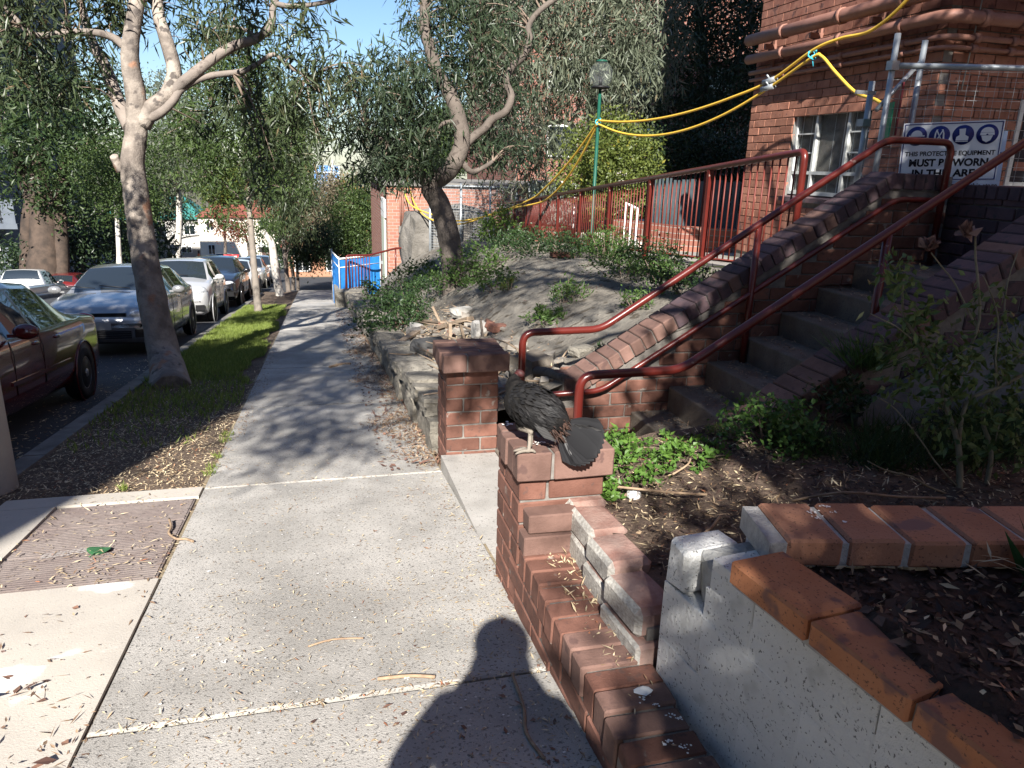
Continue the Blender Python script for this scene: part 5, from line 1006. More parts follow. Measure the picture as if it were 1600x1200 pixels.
leaves('foliage', [(1408, 425, .05), (1400, 440, .05), (1415, 500, .05), (1440, 520, .05), (1450, 540, .0), (1470, 560, 0), (1490, 540, 0), (1380, 545, .1), (1530, 470, .05), (1560, 590, 0), (1470, 620, 0), (1580, 640, 0), (1540, 700, 0), (1590, 700, 0), (1570, 560, .05), (1585, 600, .03), (1560, 650, 0), (1590, 510, .05), (1520, 640, 0), (1480, 590, .02), (1550, 530, .05), (1430, 580, .05), (1400, 600, .1), (1445, 480, .02), (1500, 700, 0), (1520, 560, 0), (1500, 600, 0), (1465, 660, 0)], 44, .05, .05, .026, leafmat('rose_leaf', (.05, .09, .025), (.16, .22, .07), .3, .4))
leaves('long_leaf', [(1352, 480, -.02)], 1, .012, .075, .016, leafmat('pale_leaf', (.22, .25, .10), (.42, .44, .22), .3), 1.6)
DB = leafmat('withered_petal', (.13, .07, .06), (.30, .20, .17), .3, .6)
for u, v, e in ((1508, 352, .03), (1450, 375, .1)):
    P = np.array(S3(u, v+14, dS+e))+rng.normal(size=(16, 3))*.008; D = rng.normal(size=P.shape)*.7; D[:, 2] += 1; link('bloom', leafmesh('bloom', P, D, .065, .05, DB, None, None, .3), sh)
# strap leaf plant in the planter
sp_ = thing('strap_plant', 'broad strap leaved plant at the right end of the bark planter', 'plant', (1.80, 1.28, .5))
P = np.repeat(np.array([[0, 0, 0]]), 16, 0)+rng.normal(size=(16, 3))*np.array([.035, .035, 0]); D = rng.normal(size=(16, 3))*.38; D[:, 2] = 1
link('strap_leaf', leafmesh('strap_leaf', P, D, .17+.1*rng.random(16), .028, leafmat('strap', (.02, .07, .025), (.07, .16, .05), .25, .35)), sp_)
# fallen gum sprig on the planter capping
P = np.repeat(np.array([atz(1545, 878, .612)]), 9, 0)+rng.normal(size=(9, 3))*np.array([.035, .03, .002]); D = np.stack([rng.normal(size=9)*.6+.5, rng.normal(size=9)*.6-.5, rng.normal(size=9)*.06], 1)
tag(link('leaf_sprig', leafmesh('leaf_sprig', P, D, .075, .008, leafmat('dry_gum', (.20, .20, .13), (.36, .36, .26), .2), None, np.tile([[.1, .1, 1.]], (9, 1))), None), 'fallen grey green leaf sprig lying on the planter capping bricks', 'leaf sprig')
# ------------------------------------------------------------------ litter
LBR = leafmat('brown_litter', (.11, .065, .045), (.40, .28, .18), 0, .7); LIT = leafmat('dry_litter', (.20, .125, .07), (.74, .62, .40), .0, .7, (.30, .12, .06)); LITD = leafmat('bark_chip', (.02, .013, .011), (.10, .062, .048), 0, .8, (.30, .21, .13)); BRL = leafmat('brown_leaf', (.09, .05, .04), (.22, .12, .08), 0, .6)
def litter(name, n, sx, sy, zf, L, W, m, tilt=.16, dens=None, zo=.006, keep=None):
    x = rng.uniform(*sx, n); y = rng.uniform(*sy, n)
    if dens is not None: kk = rng.random(n) < dens(x, y); x, y = x[kk], y[kk]
    z = np.array([zf(a, b) for a, b in zip(x, y)])+zo; n = len(x); a = rng.random(n)*6.283
    D = np.stack([np.cos(a), np.sin(a), rng.normal(size=n)*tilt-S*np.sin(a)*(zf is gzp)], 1); N = np.stack([rng.normal(size=n)*tilt, rng.normal(size=n)*tilt+(S if zf is gzp else 0), np.ones(n)], 1)
    P = np.stack([x, y, z], 1); o = link(name, leafmesh(name, P, D, L*(.4+1.1*rng.random(n)**2), W*(.5+rng.random(n)), m, rng.random(n)**1.2, N, .1)); o['kind'] = 'stuff'; return o
def gzp(x, y): return gz(y)+.004
right = lambda x, y: np.clip(np.exp(-(.78-x)/.10)*(.35+.65*((y < 4.6) | (y > 4.9)))+np.where((y > 4.6) & (x > .78-.10*(y-3.6)), .55, 0)*(.4+.6*np.sin(y*2.1)**2), 0, 1)
litter('dry_leaves', 26000, (-.78, .79), (1.2, 24), gzp, .036, .006, LIT, .2, right)
litter('dry_leaves', 9000, (-.78, .78), (1.3, 12), gzp, .03, .0055, LIT, .12, lambda x, y: .35+.3*np.sin(x*7+y*3)*np.sin(y*4.2))
litter('dry_leaves', 1500, (-.6, .75), (1.3, 3.2), gzp, .02, .004, LIT, .12)
litter('dry_leaves', 200, (-.75, .76), (2.195, 2.24), gzp, .03, .005, LIT, .3)
litter('dry_leaves', 90, (-.78, .78), (4.81, 4.85), gzp, .025, .005, LIT, .3)
litter('dry_leaves', 900, (-1.62, -.8), (3.42, 4.8), gzp, .045, .0065, LIT, .2, lambda x, y: .35+.65*(y < 3.9)*(x > -1.3))
litter('dry_leaves', 1700, (-1.95, -.72), (1.6, 3.3), gzp, .045, .008, LBR, .35, lambda x, y: np.clip(np.exp(-(y-1.95)/.28), 0, 1)*(x < -.72-.0*y)+.06)
litter('brown_leaves', 900, (-1.7, -.74), (1.55, 2.35), gzp, .05, .016, LBR, .5, lambda x, y: np.clip(1.6-(y-1.55)/.4-(x+1.6)*.9, 0, 1))
litter('brown_leaves', 420, (-1.95, -.82), (1.6, 3.3), gzp, .06, .022, BRL, .35, lambda x, y: np.clip(np.exp(-(y-1.9)/.4), 0, 1)+.08)
litter('brown_leaves', 130, (-.5, .75), (1.25, 2.6), gzp, .03, .02, BRL, .25, lambda x, y: .15+.85*(x > .1)*(y < 2.25))
vz = lambda x, y: gz(y)-.012+.022*nz(x, y, 2.1)+.012*nz(x, y, 7)
litter('dry_leaves', 9500, (-2.08, -.78), (4.87, 10), vz, .04, .007, LIT, .3, lambda x, y: np.clip(1.15-(y-6.5)/3.2, .1, 1))
litter('dry_leaves', 3500, (-4.5, -2.3), (5, 13), lambda x, y: gz(y)-.119, .05, .01, LIT, .25, lambda x, y: .2+.8*(x > -2.75))
litter('brown_leaves', 1500, (.40, .82), (4.9, 20), gzp, .07, .02, BRL, .4)
litter('brown_leaves', 24000, (.0, .84), (4.95, 14), gzp, .045, .0085, LBR, .35, lambda x, y: np.clip((x-.50+.16*np.sin(y*2.3)+.1*np.sin(y*5.1))/.22, 0, 1))
litter('brown_leaves', 3000, (-.78, -.3), (5.2, 12), gzp, .04, .007, LBR, .3, lambda x, y: np.clip((-.62-x+.06*np.sin(y*3))/.12, 0, 1))
litter('mulch', 9000, (1.15, 4.2), (1.75, 3.42), bed_z, .042, .006, LIT, .35, lambda x, y: .45+.25*(x < 2))
litter('mulch', 5000, (1.15, 4.2), (1.75, 3.42), bed_z, .05, .012, LITD, .4)
bkz = lambda x, y: bank_z(x, y)
litter('dry_leaves', 5200, (.92, 1.9), (5.1, 12), bkz, .06, .01, LIT, .4, lambda x, y: np.clip(1.3-(x-1.1)/.6, .08, 1))
litter('brown_leaves', 6000, (.92, 2.2), (5.1, 11), bkz, .055, .010, LBR, .45, lambda x, y: np.clip(1.3-(x-1.3)/.6, .05, 1))
litter('brown_leaves', 1500, (.92, 3.8), (5.1, 20), bkz, .06, .016, BRL, .4, lambda x, y: .35+.4*(x < 1.6))
litter('bark_chips', 5200, (1.05, 2.5), (.35, 1.62), lambda x, y: bark_z(x, y), .034, .018, LITD, .55, lambda x, y: ((y < C1.y-.11-(x-C1.x)*.22) & ((x-C0.x)*nC.x+(y-C0.y)*nC.y > .085+.05*(y > 1.25))).astype(float), .004)
litter('bark_chips', 500, (1.05, 2.3), (.35, 1.62), lambda x, y: bark_z(x, y), .045, .010, LIT, .4, lambda x, y: ((y < C1.y-.12-(x-C1.x)*.22) & ((x-C0.x)*nC.x+(y-C0.y)*nC.y > .10)).astype(float), .008)
for k_ in range(-1, 6): litter('step_litter', 330, (2.62+.305*k_+.06, 2.62+.305*k_+.29), (3.7, 5.0), lambda x, y, z=-.07+.19*k_: z, .05, .009, LBR, .3, lambda x, y: np.clip(.25+.9*(y > 4.5)*1.0, 0, 1))
litter('wall_litter', 330, (.85, 1.0), (1.3, 2.75), lambda x, y: .005, .035, .006, LIT, .4, lambda x, y: .12+.88*(y > 1.85))
# grass on the verge
x = rng.uniform(-2.06, -.84, 52000); y = rng.uniform(6.0, 22.4, 52000); edge = -.92+.10*np.sin(y*1.7)+.05*np.sin(y*5); kk = (x < edge) & (rng.random(52000) < np.clip((y-6.8)/3.0, .06, 1)) & (rng.random(52000) > .8*np.exp(-((x+1.5)**2+(y-8.9)**2)/.7))
x, y = x[kk], y[kk]; z = np.array([vz(a, b) for a, b in zip(x, y)]); D = np.stack([rng.normal(size=len(x))*.45, rng.normal(size=len(x))*.45, np.ones(len(x))], 1)
g = link('grass', leafmesh('grass', np.stack([x, y, z], 1), D, .055+.05*rng.random(len(x)), .013, leafmat('lawn', (.12, .17, .03), (.27, .33, .08), .35, .5))); g['kind'] = 'stuff'
tuft('grass', None, [(-.80, yy_, gz(yy_), .05) for yy_ in (5.15, 5.3, 5.6, 6.1, 6.3)]+[(-1.3, 4.93, gz(4.93), .03)], 40, .06, .006, leafmat('lawn', (.12, .17, .03), (.27, .33, .08), .35, .5), 'stuff')
# droppings, paint splashes
def splat(mb, p, r, nrm=(0, S, 1), st=1.):
    if r > .011:
        for q in range(9): splat(mb, (p[0]+random.gauss(0, r*.45)*st, p[1]+random.gauss(0, r*.4), p[2]+.0004*q), r*random.uniform(.12, .34), nrm, st)
        return
    n_ = 11; a0 = random.random(); vs = [(p[0]+r*random.uniform(.4, 1.1)*math.cos(6.283*i/n_)*st, p[1]+r*random.uniform(.4, 1.1)*math.sin(6.283*i/n_), 0) for i in range(n_)]
    mb.add([(a, b, p[2]-(nrm[1]*(b-p[1])+nrm[0]*(a-p[0]))/nrm[2]) for a, b, _ in vs], [tuple(range(n_))])
m = MB()
for i in range(70): a, b = random.uniform(-.6, .75), random.uniform(1.4, 4.4); splat(m, (a, b, gz(b)+.0085), random.uniform(.003, .006)*random.choice((1, 1, 1, 2.6)), st=1.3)
for i in range(10): a, b = random.uniform(.77, 1.2), random.uniform(2.7, 3.05); splat(m, (a, b, .4275), random.uniform(.012, .04), (0, 0, 1))
for p in ((.93, 1.67), (.95, 1.62), (.97, 1.60), (.9, 1.52), (.94, 1.49), (.90, 1.70)): splat(m, (*p, .0075), random.uniform(.012, .026), (0, 0, 1))
for u, v in ((1290, 792), (1275, 808), (1305, 800), (1268, 800), (1320, 815)): p = atz(u, v, .6065); splat(m, p, random.uniform(.008, .02), (0, 0, 1))
dr = m.build('bird_droppings', mat('dropping_white', (.72, .71, .68), rough=.8)); dr['kind'] = 'stuff'
# twigs and single things on the path
def twig(lab, pts, r): m = MB(); m.tube(spline(pts, 3), r, 6); tag(m.build('twig', mat('twig_tan', (.36, .26, .17), (.22, .15, .10), 20, .9), None), lab, 'twig')
def gp(u, v, h=.012): return atz_g(u, v)+Vector((0, 0, h))
def atz_g(u, v):
    r = FWD+RIGHT*((u-CX)/F)-UP*((v-CY)/F); return EYE+r*(-H/(r.z+S*r.y))
twig('forked pale twig lying across the edge of the pit lid', [gp(265, 818, .03), gp(268, 828, .02), gp(264, 836), gp(276, 845), gp(290, 845), gp(302, 849)], .007)
twig('thin reddish twig lying alone on the sunlit path', [gp(482, 1014), gp(520, 1003), gp(568, 1001)], .004)
twig('dark branching twig in the photographer shadow', [gp(800, 1060, .02), gp(818, 1110), (gp(822, 1150)), gp(850, 1190)], .006)
twig('bark strip lying on the joint with dried leaves', [gp(590, 1065), gp(640, 1060), gp(680, 1062)], .007)
twig('curved stick lying across the path near the stone wall', [gp(515, 575), gp(535, 570), gp(548, 570)], .02)
for (lab, pts, r) in (('long thin root lying across the sunlit garden bed', [(1.22, 2.78, .2), (1.45, 2.66, .205), (1.6, 2.62, .2)], .006), ('pale curved stick in the bed beside the broken white wall', [(1.2, 2.2, .2), (1.4, 2.28, .21), (1.55, 2.42, .2)], .006), ('forked stick in the middle of the garden bed', [(1.55, 2.85, .2), (1.65, 2.9, .22), (1.72, 3.0, .21)], .005), ('long bent cane lying along the back of the planter', [gb(2.0, 2.6), (2.15, 2.45, .24), (2.4, 2.4, .22), (2.6, 2.35, .22)], .006), ('dry root lying between front wall and edging', [(.985, 2.4, .02), (.99, 2.15, .02), (.98, 2.0, .016)], .008)): twig(lab, pts, r)
lf = MB(); p = atz_g(155, 862)+Vector((0, 0, .012)); lf.add([p+Rh*(.055*math.cos(a))*1.1+Fh*(.042*math.sin(a))+Zz*(.008*math.cos(2*a)-S*.0) for a in lin(0, 6.0, 14)], [tuple(range(14))]); lf.tube([p-Fh*.04, p-Fh*.075-Rh*.01], .003, 5); tag(lf.build('green_leaf', mat('single_leaf', (.03, .10, .04), (.05, .14, .06), 20, .5)), 'single round green leaf lying on the pit lid', 'leaf')
m = MB(); m.ell((0, 0, 0), (.035, .03, .028), 12, 8); me = m.mesh('pale_lump', mat('mottled_white', (.72, .71, .69), (.22, .21, .2), 60, .9, lo=.48, hi=.52)); o = link('pale_lump', me, None, gb(1.32, 2.76)); o.location.z += .03; tag(o, 'speckled white lump lying below the bright green weed', 'lump')
st_ = MB(); p = Vector((.915, 1.73, .012)); st_.add([p+Vector((.032*math.cos(a)*random.uniform(.8, 1.1), .024*math.sin(a)*random.uniform(.7, 1.1), 0)) for a in lin(0, 6., 10)]+[p+Vector((0, 0, .012))], [(i, (i+1) % 10, 10) for i in range(10)], True); tag(st_.build('pale_chip', WHT), 'pale chip of plaster lying on the front wall bricks', 'plaster chip')
# ------------------------------------------------------------------ rubble on the ledge behind the pier
def deb(nm, lab, u, v, d3, seed, mm, rz=0, cat='rubble', tilt=0, lift=.0, amp=.12, sub=2):
    p = onbank(u, v); o = link(nm, rock(d3, seed, mm, sub, amp), None, p+Vector((0, 0, d3[2]*.35+lift)), (tilt, tilt*.6, rz)); return tag(o, lab, cat)
GRC = mat('grey_rubble', (.30, .29, .27), (.42, .40, .37), 8, .95, .6, 40)
deb('rubble_chunk', 'pale angular concrete chunk lying on the ledge near the stakes', 652, 520, (.24, .2, .14), 1, GRC, .4, tilt=.3)
deb('rubble_chunk', 'grey slab of rubble tilted beside the dark bush', 635, 514, (.3, .2, .08), 2, GRC, 1.0, tilt=-.3)
deb('rubble_chunk', 'dark grey broken stone in the middle of the debris', 648, 528, (.22, .18, .16), 3, MORD, .2)
deb('rubble_chunk', 'whitish concrete lump up on the bank above the debris', 722, 492, (.30, .2, .12), 4, mat('white_lump', (.40, .385, .35), (.28, .27, .245), 6, .9), .5)
deb('rubble_chunk', 'pale pointed stone shard beside the pier capping', 652, 545, (.2, .1, .14), 5, SAND, .9, tilt=.5)
deb('rubble_chunk', 'grey pyramid shaped stone behind the pier capping', 748, 524, (.15, .14, .2), 6, GRC, .3)
deb('rubble_chunk', 'big dark boulder tucked beside the pier', 672, 552, (.4, .3, .2), 7, mat('dark_stone', (.04, .04, .042), (.08, .078, .075), 6, .9, .5, 30), .2)
deb('rubble_chunk', 'grey rounded rock at the foot of the far rail', 830, 585, (.30, .26, .2), 8, STEPC, .6)
deb('rubble_chunk', 'rounded brown stone among the weeds below the bank tree', 740, 430, (.3, .28, .3), 9, SAND, .2)
deb('rubble_chunk', 'pale flat sandstone resting on the wall top near the pier', 668, 602, (.34, .3, .12), 10, SAND, .2)
deb('rubble_chunk', 'rubble lump on the bank foot by the stair capping', 908, 553, (.2, .14, .08), 11, SAND, .5)
for lab, u, v, rz, tl in (('loose red brick lying on the debris ledge behind the pier', 778, 518, .5, .1), ('second loose brick leaning on the one behind the pier', 765, 512, 1.4, .4), ('broken brick lying flat by the dark bush', 625, 508, .2, .1), ('loose brick among weeds under the red fence', 872, 402, .3, 0), ('brick half lying in the weeds below the fence, next to another', 885, 403, .1, 0)):
    p = onbank(u, v); o = link('loose_brick', brickmesh((.24, .115, .085), BRK, 2), None, p+Vector((0, 0, .04)), (tl, .1, rz)); tag(o, lab, 'brick')
def stick(nm, lab, a, b_, w_, th, m=WOOD): 
    mb = MB(); a, b_ = Vector(a), Vector(b_); q = (b_-a).to_track_quat('X', 'Z').to_matrix(); mb.box((a+b_)/2, ((b_-a).length, w_, th), q); return tag(mb.build(nm, m), lab, 'timber')
def ob(u, v, up=0): return onbank(u, v)+Vector((0, 0, up))
stick('timber_stake', 'thin timber stake leaning upright by the debris', ob(655, 500), ob(655, 500, .28)+Vector((-.06, .1, 0)), .035, .03)
stick('timber_stake', 'second leaning stake, right of the first', ob(690, 508, 0), ob(690, 508, .26)+Vector((-.12, .05, 0)), .03, .03)
stick('timber_stake', 'square timber peg standing just behind the pier', ob(703, 532, -.05), ob(703, 532, .22), .05, .04)
stick('timber_stake', 'timber offcut leaning behind the pier capping', ob(728, 533, -.05), ob(728, 533, .2)+Vector((-.07, 0, 0)), .06, .03)
stick('timber_stake', 'dark twisted stick leaning near the grey pyramid stone', ob(756, 530, -.05), ob(756, 530, .22)+Vector((-.04, 0, 0)), .025, .025, BK2)
stick('timber_plank', 'weathered plank sloping down over the debris to the wall', ob(615, 545, .03), ob(663, 523, .12), .09, .03)
stick('timber_plank', 'splintered bark covered log on top of the debris heap', ob(688, 515, .03), ob(735, 505, .06), .10, .05)
stick('timber_plank', 'short pale board lying across the heap', ob(655, 503, .03), ob(692, 508, .04), .08, .025)
lg = MB(); limb(lg, [onbank(800, 590)+Vector((0, 0, .06)), onbank(850, 590)+Vector((0, 0, .05)), onbank(885, 600)+Vector((0, 0, .03))], .045, .035, 9); tag(lg.build('fallen_log', BK2), 'grey fallen log lying behind the bird', 'log')
rub = MB(); chips = MB()
for i in range(150):
    yy_ = 5.3+5.2*random.random()**1.5; xx_ = random.uniform(1.0, 1.95); z_ = bank_z(xx_, yy_); d_ = random.uniform(.03, .09)*(1.5 if i < 25 else 1)
    q = Matrix.Rotation(random.uniform(0, 6.28), 3, 'Z') @ Matrix.Rotation(random.uniform(-.5, .5), 3, 'X')
    n0 = len(rub.v); rub.box((xx_, yy_, z_+d_*.3), (d_*random.uniform(.8, 1.7), d_, d_*random.uniform(.4, .8)), q); rub.v[n0:] = [tuple(a+random.uniform(-.14, .14)*d_ for a in v) for v in rub.v[n0:]]
for i in range(110):
    yy_ = 5.3+5.0*random.random()**1.4; xx_ = random.uniform(1.0, 1.9); z_ = bank_z(xx_, yy_); a = random.uniform(0, 6.28); L_ = random.uniform(.12, .5); e = random.uniform(-.05, .22)
    chips.tube([(xx_, yy_, z_+.02), (xx_+L_*.5*math.cos(a), yy_+L_*.5*math.sin(a), z_+.04+e*L_*.5+random.uniform(-.02, .02)), (xx_+L_*math.cos(a), yy_+L_*math.sin(a), z_+.04+e*L_)], [random.uniform(.006, .016), .009, .005], 5)
o = rub.build('rubble', mat('rubble_mix', (.30, .27, .23), (.16, .14, .12), 3, .95, .6, 40, speck=((.26, .13, .09), 4, .60))); o['kind'] = 'stuff'
o = chips.build('broken_sticks', mat('stick_mix', (.34, .26, .18), (.17, .125, .09), 2.5, .9)); o['kind'] = 'stuff'
# ------------------------------------------------------------------ brick shed, blue fence, small rail
def brickmat(name, c1, c2, mo, sc=1.):
    m = mat(name, c1, rough=.9); n = m.node_tree.nodes; L = m.node_tree.links; tc = n.new('ShaderNodeTexCoord'); t = n.new('ShaderNodeTexBrick'); mp = n.new('ShaderNodeSeparateXYZ'); g = n.new('ShaderNodeMath'); g.operation = 'ADD'; cb = n.new('ShaderNodeCombineXYZ')
    L.new(tc.outputs['Object'], mp.inputs[0]); L.new(mp.outputs[0], g.inputs[0]); L.new(mp.outputs[1], g.inputs[1]); L.new(g.outputs[0], cb.inputs[0]); L.new(mp.outputs[2], cb.inputs[1]); L.new(cb.outputs[0], t.inputs[0])
    t.inputs['Color1'].default_value = (*c1, 1); t.inputs['Color2'].default_value = (*c2, 1); t.inputs['Mortar'].default_value = (*mo, 1); t.inputs['Scale'].default_value = sc; t.inputs['Brick Width'].default_value = .25; t.inputs['Row Height'].default_value = .1; t.inputs['Mortar Size'].default_value = .008
    L.new(t.outputs[0], n['Principled BSDF'].inputs['Base Color']); bp = n.new('ShaderNodeBump'); bp.invert = True; bp.inputs['Distance'].default_value = .008; L.new(t.outputs['Fac'], bp.inputs['Height']); L.new(bp.outputs[0], n['Principled BSDF'].inputs['Normal']); return m
BKW = brickmat('shed_brick', (.36, .165, .115), (.29, .125, .09), (.36, .31, .27)); BKW2 = brickmat('far_brick', (.30, .12, .085), (.22, .09, .065), (.28, .25, .22))
shd = thing('brick_shed', 'low flat topped red brick shed beyond the bank tree with pale corner door', 'shed', (2.2, 24, gz(24)))
m = MB(); m.box2((2.2, 24, -3.3), (9.5, 31, .82)); wpart(m, 'wall', BKW, shd)
m = MB(); m.box2((2.1, 23.92, .82), (9.6, 31.1, .93)); wpart(m, 'coping', KERB, shd)
m = MB(); m.box2((2.14, 24.5, -2.9), (2.21, 25.5, -.2)); dq = wpart(m, 'door', mat('door_pale_green', (.50, .55, .42), (.56, .60, .50), 3, .6), shd); m = MB(); m.box2((2.10, 25.35, -1.8), (2.14, 25.42, -1.7)); wpart(m, 'handle', GALV, shd).parent = shd
m = MB(); m.box2((2.14, 24.4, -.2), (2.215, 25.6, .4)); wpart(m, 'transom', WHT, shd)
m = MB(); m.box2((2.55, 23.9, -.62), (4.1, 24.02, -.42)); wpart(m, 'ledge', KERB, shd)
for x in (2.62, 2.7): m = MB(); m.tube([(x, 23.96, .8), (x, 23.96, -.4)], .03, 8); wpart(m, 'downpipe', PIPE, shd)
bt = rock((2.6, 1.4, 2.3), 21, mat('shotcrete', (.10, .092, .08), (.20, .185, .165), 2.2, .95, .8, 16, bdist=.05), 4, .1, 'batter'); tag(link('shotcrete_batter', bt, None, (3.95, 22.6, -1.0)), 'grey sprayed concrete batter leaning against the brick shed', 'batter')
wm = thing('mesh_screen', 'galvanised chain mesh screen standing behind the bank tree', 'mesh screen', (4.4, 21, -.9))
m = MB(); a, b = at(672, 330, 21), at(806, 328, 21); hh = at(700, 290, 21).z
for i in range(56): p = a.lerp(b, i/55); m.tube([Vector((p.x, p.y, -1.2)), Vector((p.x, p.y, hh))], .005, 3, cap=False)
for i in range(26): z = -1.0+(hh+1.)*i/25; m.tube([Vector((a.x, a.y, z)), Vector((b.x, b.y, z))], .005, 3, cap=False)
wpart(m, 'mesh', GALV, wm)
for f in (0, .36, .70, 1.): p = a.lerp(b, f); m = MB(); m.tube([Vector((p.x, p.y, -1.6)), Vector((p.x, p.y, hh+.08))], .035, 8); wpart(m, 'post', GALV, wm)
m = MB(); m.tube([Vector((a.x, a.y, hh)), Vector((b.x, b.y, hh))], .03, 8); wpart(m, 'top_tube', GALV, wm)
BLUE = mat('blue_cloth', (.015, .16, .52), (.03, .24, .62), 5, .7, .5, 20)
bfz = thing('blue_screen', 'temporary fence covered with bright blue shade cloth at the end of the footpath', 'site screen', (.6, 22, gz(22)))
pts = [(.44, 23.6), (.60, 21.7), (1.85, 22.75)]
for (xa, ya), (xb, yb) in zip(pts[:-1], pts[1:]):
    m = MB(); n_ = 26; top, bot = -1.20, gz(22)-.12; vs = []
    for i in range(n_+1):
        t = i/n_; x, y = xa+(xb-xa)*t, ya+(yb-ya)*t; w_ = .025*math.sin(t*19)+.015*math.sin(t*43); nx_, ny_ = -(yb-ya), (xb-xa); l_ = math.hypot(nx_, ny_); vs += [(x+nx_/l_*w_, y+ny_/l_*w_, bot), (x+nx_/l_*w_*.6, y+ny_/l_*w_*.6, (top+bot)/2), (x, y, top-.02*abs(math.sin(t*9)))]
    m.add(vs, [(i*3+e, i*3+3+e, i*3+4+e, i*3+1+e) for i in range(n_) for e in (0, 1)], True); wpart(m, 'shade_cloth', BLUE, bfz)
    m = MB(); m.tube([(xa, ya, top+.03), (xb, yb, top+.03)], .022, 8); m.tube([(xa, ya, top-.22), (xb, yb, top-.22)], .012, 6); wpart(m, 'tube', WHT, bfz)
for x, y in pts: m = MB(); m.tube([(x, y, gz(y)-.3), (x, y, -1.1)], .022, 8); wpart(m, 'post', GALV, bfz)
m = MB(); rr = thing('small_handrail', 'small dark red pipe rail in front of the blue screen, rising to the shed', 'handrail', at(541, 452, 21))
q = [at(541, 452, 21), at(541, 399, 21), at(577, 399, 21.3), at(618, 388, 22), at(642, 387, 22.3)]; m.tube(bendpts(q, .1), .03, 8); wpart(m, 'rail', RAIL, rr)
for i in range(9): t = i/8; p = q[1].lerp(q[2], t); m = MB(); m.tube([p, p-Vector((0, 0, .95))], .012, 6); wpart(m, 'baluster', FEN, rr)
for p in (q[3],): m = MB(); m.tube([p, p-Vector((0, 0, .8))], .02, 6); wpart(m, 'post', RAIL, rr)
m = MB(); m.box((.9, 21.9, gz(21.9)+.28), (.9, 1.4, .5)); m2 = m.build('stone_planter', SAND); tag(m2, 'small stone edged planter below the blue screen', 'planter')
# ------------------------------------------------------------------ courtyard
cw = thing('court_wall', 'low red brick garden wall and bed in the courtyard seen through the pickets', 'garden wall', (6.2, 12.6, .1))
def segwall(t, P, z0, z1, th=.24, m_=BKW2):
    for (x0, y0), (x1, y1) in zip(P[:-1], P[1:]):
        d_ = Vector((x1-x0, y1-y0, 0)); m = MB(); m.box(((x0+x1)/2, (y0+y1)/2, (z0+z1)/2), (d_.length, th, z1-z0), Matrix.Rotation(math.atan2(d_.y, d_.x), 3, 'Z')); wpart(m, 'wall', m_, t)
segwall(cw, [(5.6, 13.4), (6.15, 11.9), (7.6, 10.9)], -.1, .62)
cw2 = thing('court_wall', 'long sunlit low brick wall below the framed board behind the far pickets', 'garden wall', (5.6, 19.2, -.5)); segwall(cw2, [(5.3, 19.9), (7.2, 17.6)], -.8, .02)
wr = thing('white_rail', 'white painted three post rail standing in the sunny courtyard', 'rail', (5.32, 12.4, .1))
for i in range(3): m = MB(); x = 5.30+.10*i; m.tube([(x, 12.4-.05*i, .0), (x, 12.4-.05*i, .98-.05*i)], .022, 8); wpart(m, 'post', WHT, wr)
m = MB(); m.tube([(5.30, 12.4, .97), (5.5, 12.3, .88)], .02, 8); wpart(m, 'top_rail', WHT, wr)
m = MB(); m.box2((5.1, 12.6, -.2), (6.0, 14.4, .28)); tag(m.build('concrete_ramp', CONC2), 'pale concrete block ramp beside the white rail in the courtyard', 'ramp')
tf = thing('board_fence', 'blue grey board fence in the shaded courtyard behind the pickets', 'fence', (6.4, 13.3, .3)); TEAL = mat('teal_board_shaded', (.05, .075, .085), (.08, .105, .115), 5, .7)  # boards coloured dark to stand for tree shade in the courtyard
for i in range(14): m = MB(); x = 6.3+.085*i*1.0; y = 13.5-.16*i; m.box((x, y, .80), (.14, .03, 1.15+.03*(i % 3)), Matrix.Rotation(-1.05, 3, 'Z')); wpart(m, 'board', TEAL, tf)
nb_ = thing('notice_frame', 'white framed glazed notice board beyond the far pickets', 'notice board', (6.2, 19.6, -.6)); a, b = at(826, 345, 20), at(896, 345, 19.6); zt = at(826, 283, 20).z
for p, q in ((Vector((a.x, a.y, zt)), Vector((b.x, b.y, zt))), (Vector((a.x, a.y, -.7)), Vector((a.x, a.y, zt))), (Vector((b.x, b.y, -.7)), Vector((b.x, b.y, zt)))): m = MB(); m.tube([p, q], .04, 6); wpart(m, 'frame', WHT, nb_)
m = MB(); m.add([(a.x, a.y, .05), (b.x, b.y, .05), (b.x, b.y, zt), (a.x, a.y, zt), (a.x+.02, a.y+.03, .05), (b.x+.02, b.y+.03, .05), (b.x+.02, b.y+.03, zt), (a.x+.02, a.y+.03, zt)], [(0, 1, 2, 3), (7, 6, 5, 4), (0, 4, 5, 1), (3, 2, 6, 7), (0, 3, 7, 4), (1, 5, 6, 2)]); wpart(m, 'glass', glassmat('board_glass', (.45, .55, .48), .15, .5), nb_)
rb = thing('rear_building', 'far red brick apartment block glimpsed through the gums', 'building', (8, 40, gz(40)))
m = MB(); m.box2((9.5, 36, -6), (32, 48, 12)); wpart(m, 'wall', BKW2, rb)
for i in range(4):
    for j in range(3): m = MB(); x = 11+4*i; z = -1+3*j; m.box2((x, 35.9, z), (x+1.6, 36.02, z+1.5)); wn = wpart(m, 'window', WHT, rb); m = MB(); m.box2((x+.1, 35.86, z+.1), (x+1.5, 35.91, z+1.4)); wpart(m, 'pane', CGL, rb).parent = wn; wn.children[0].location = (0, 0, 0)
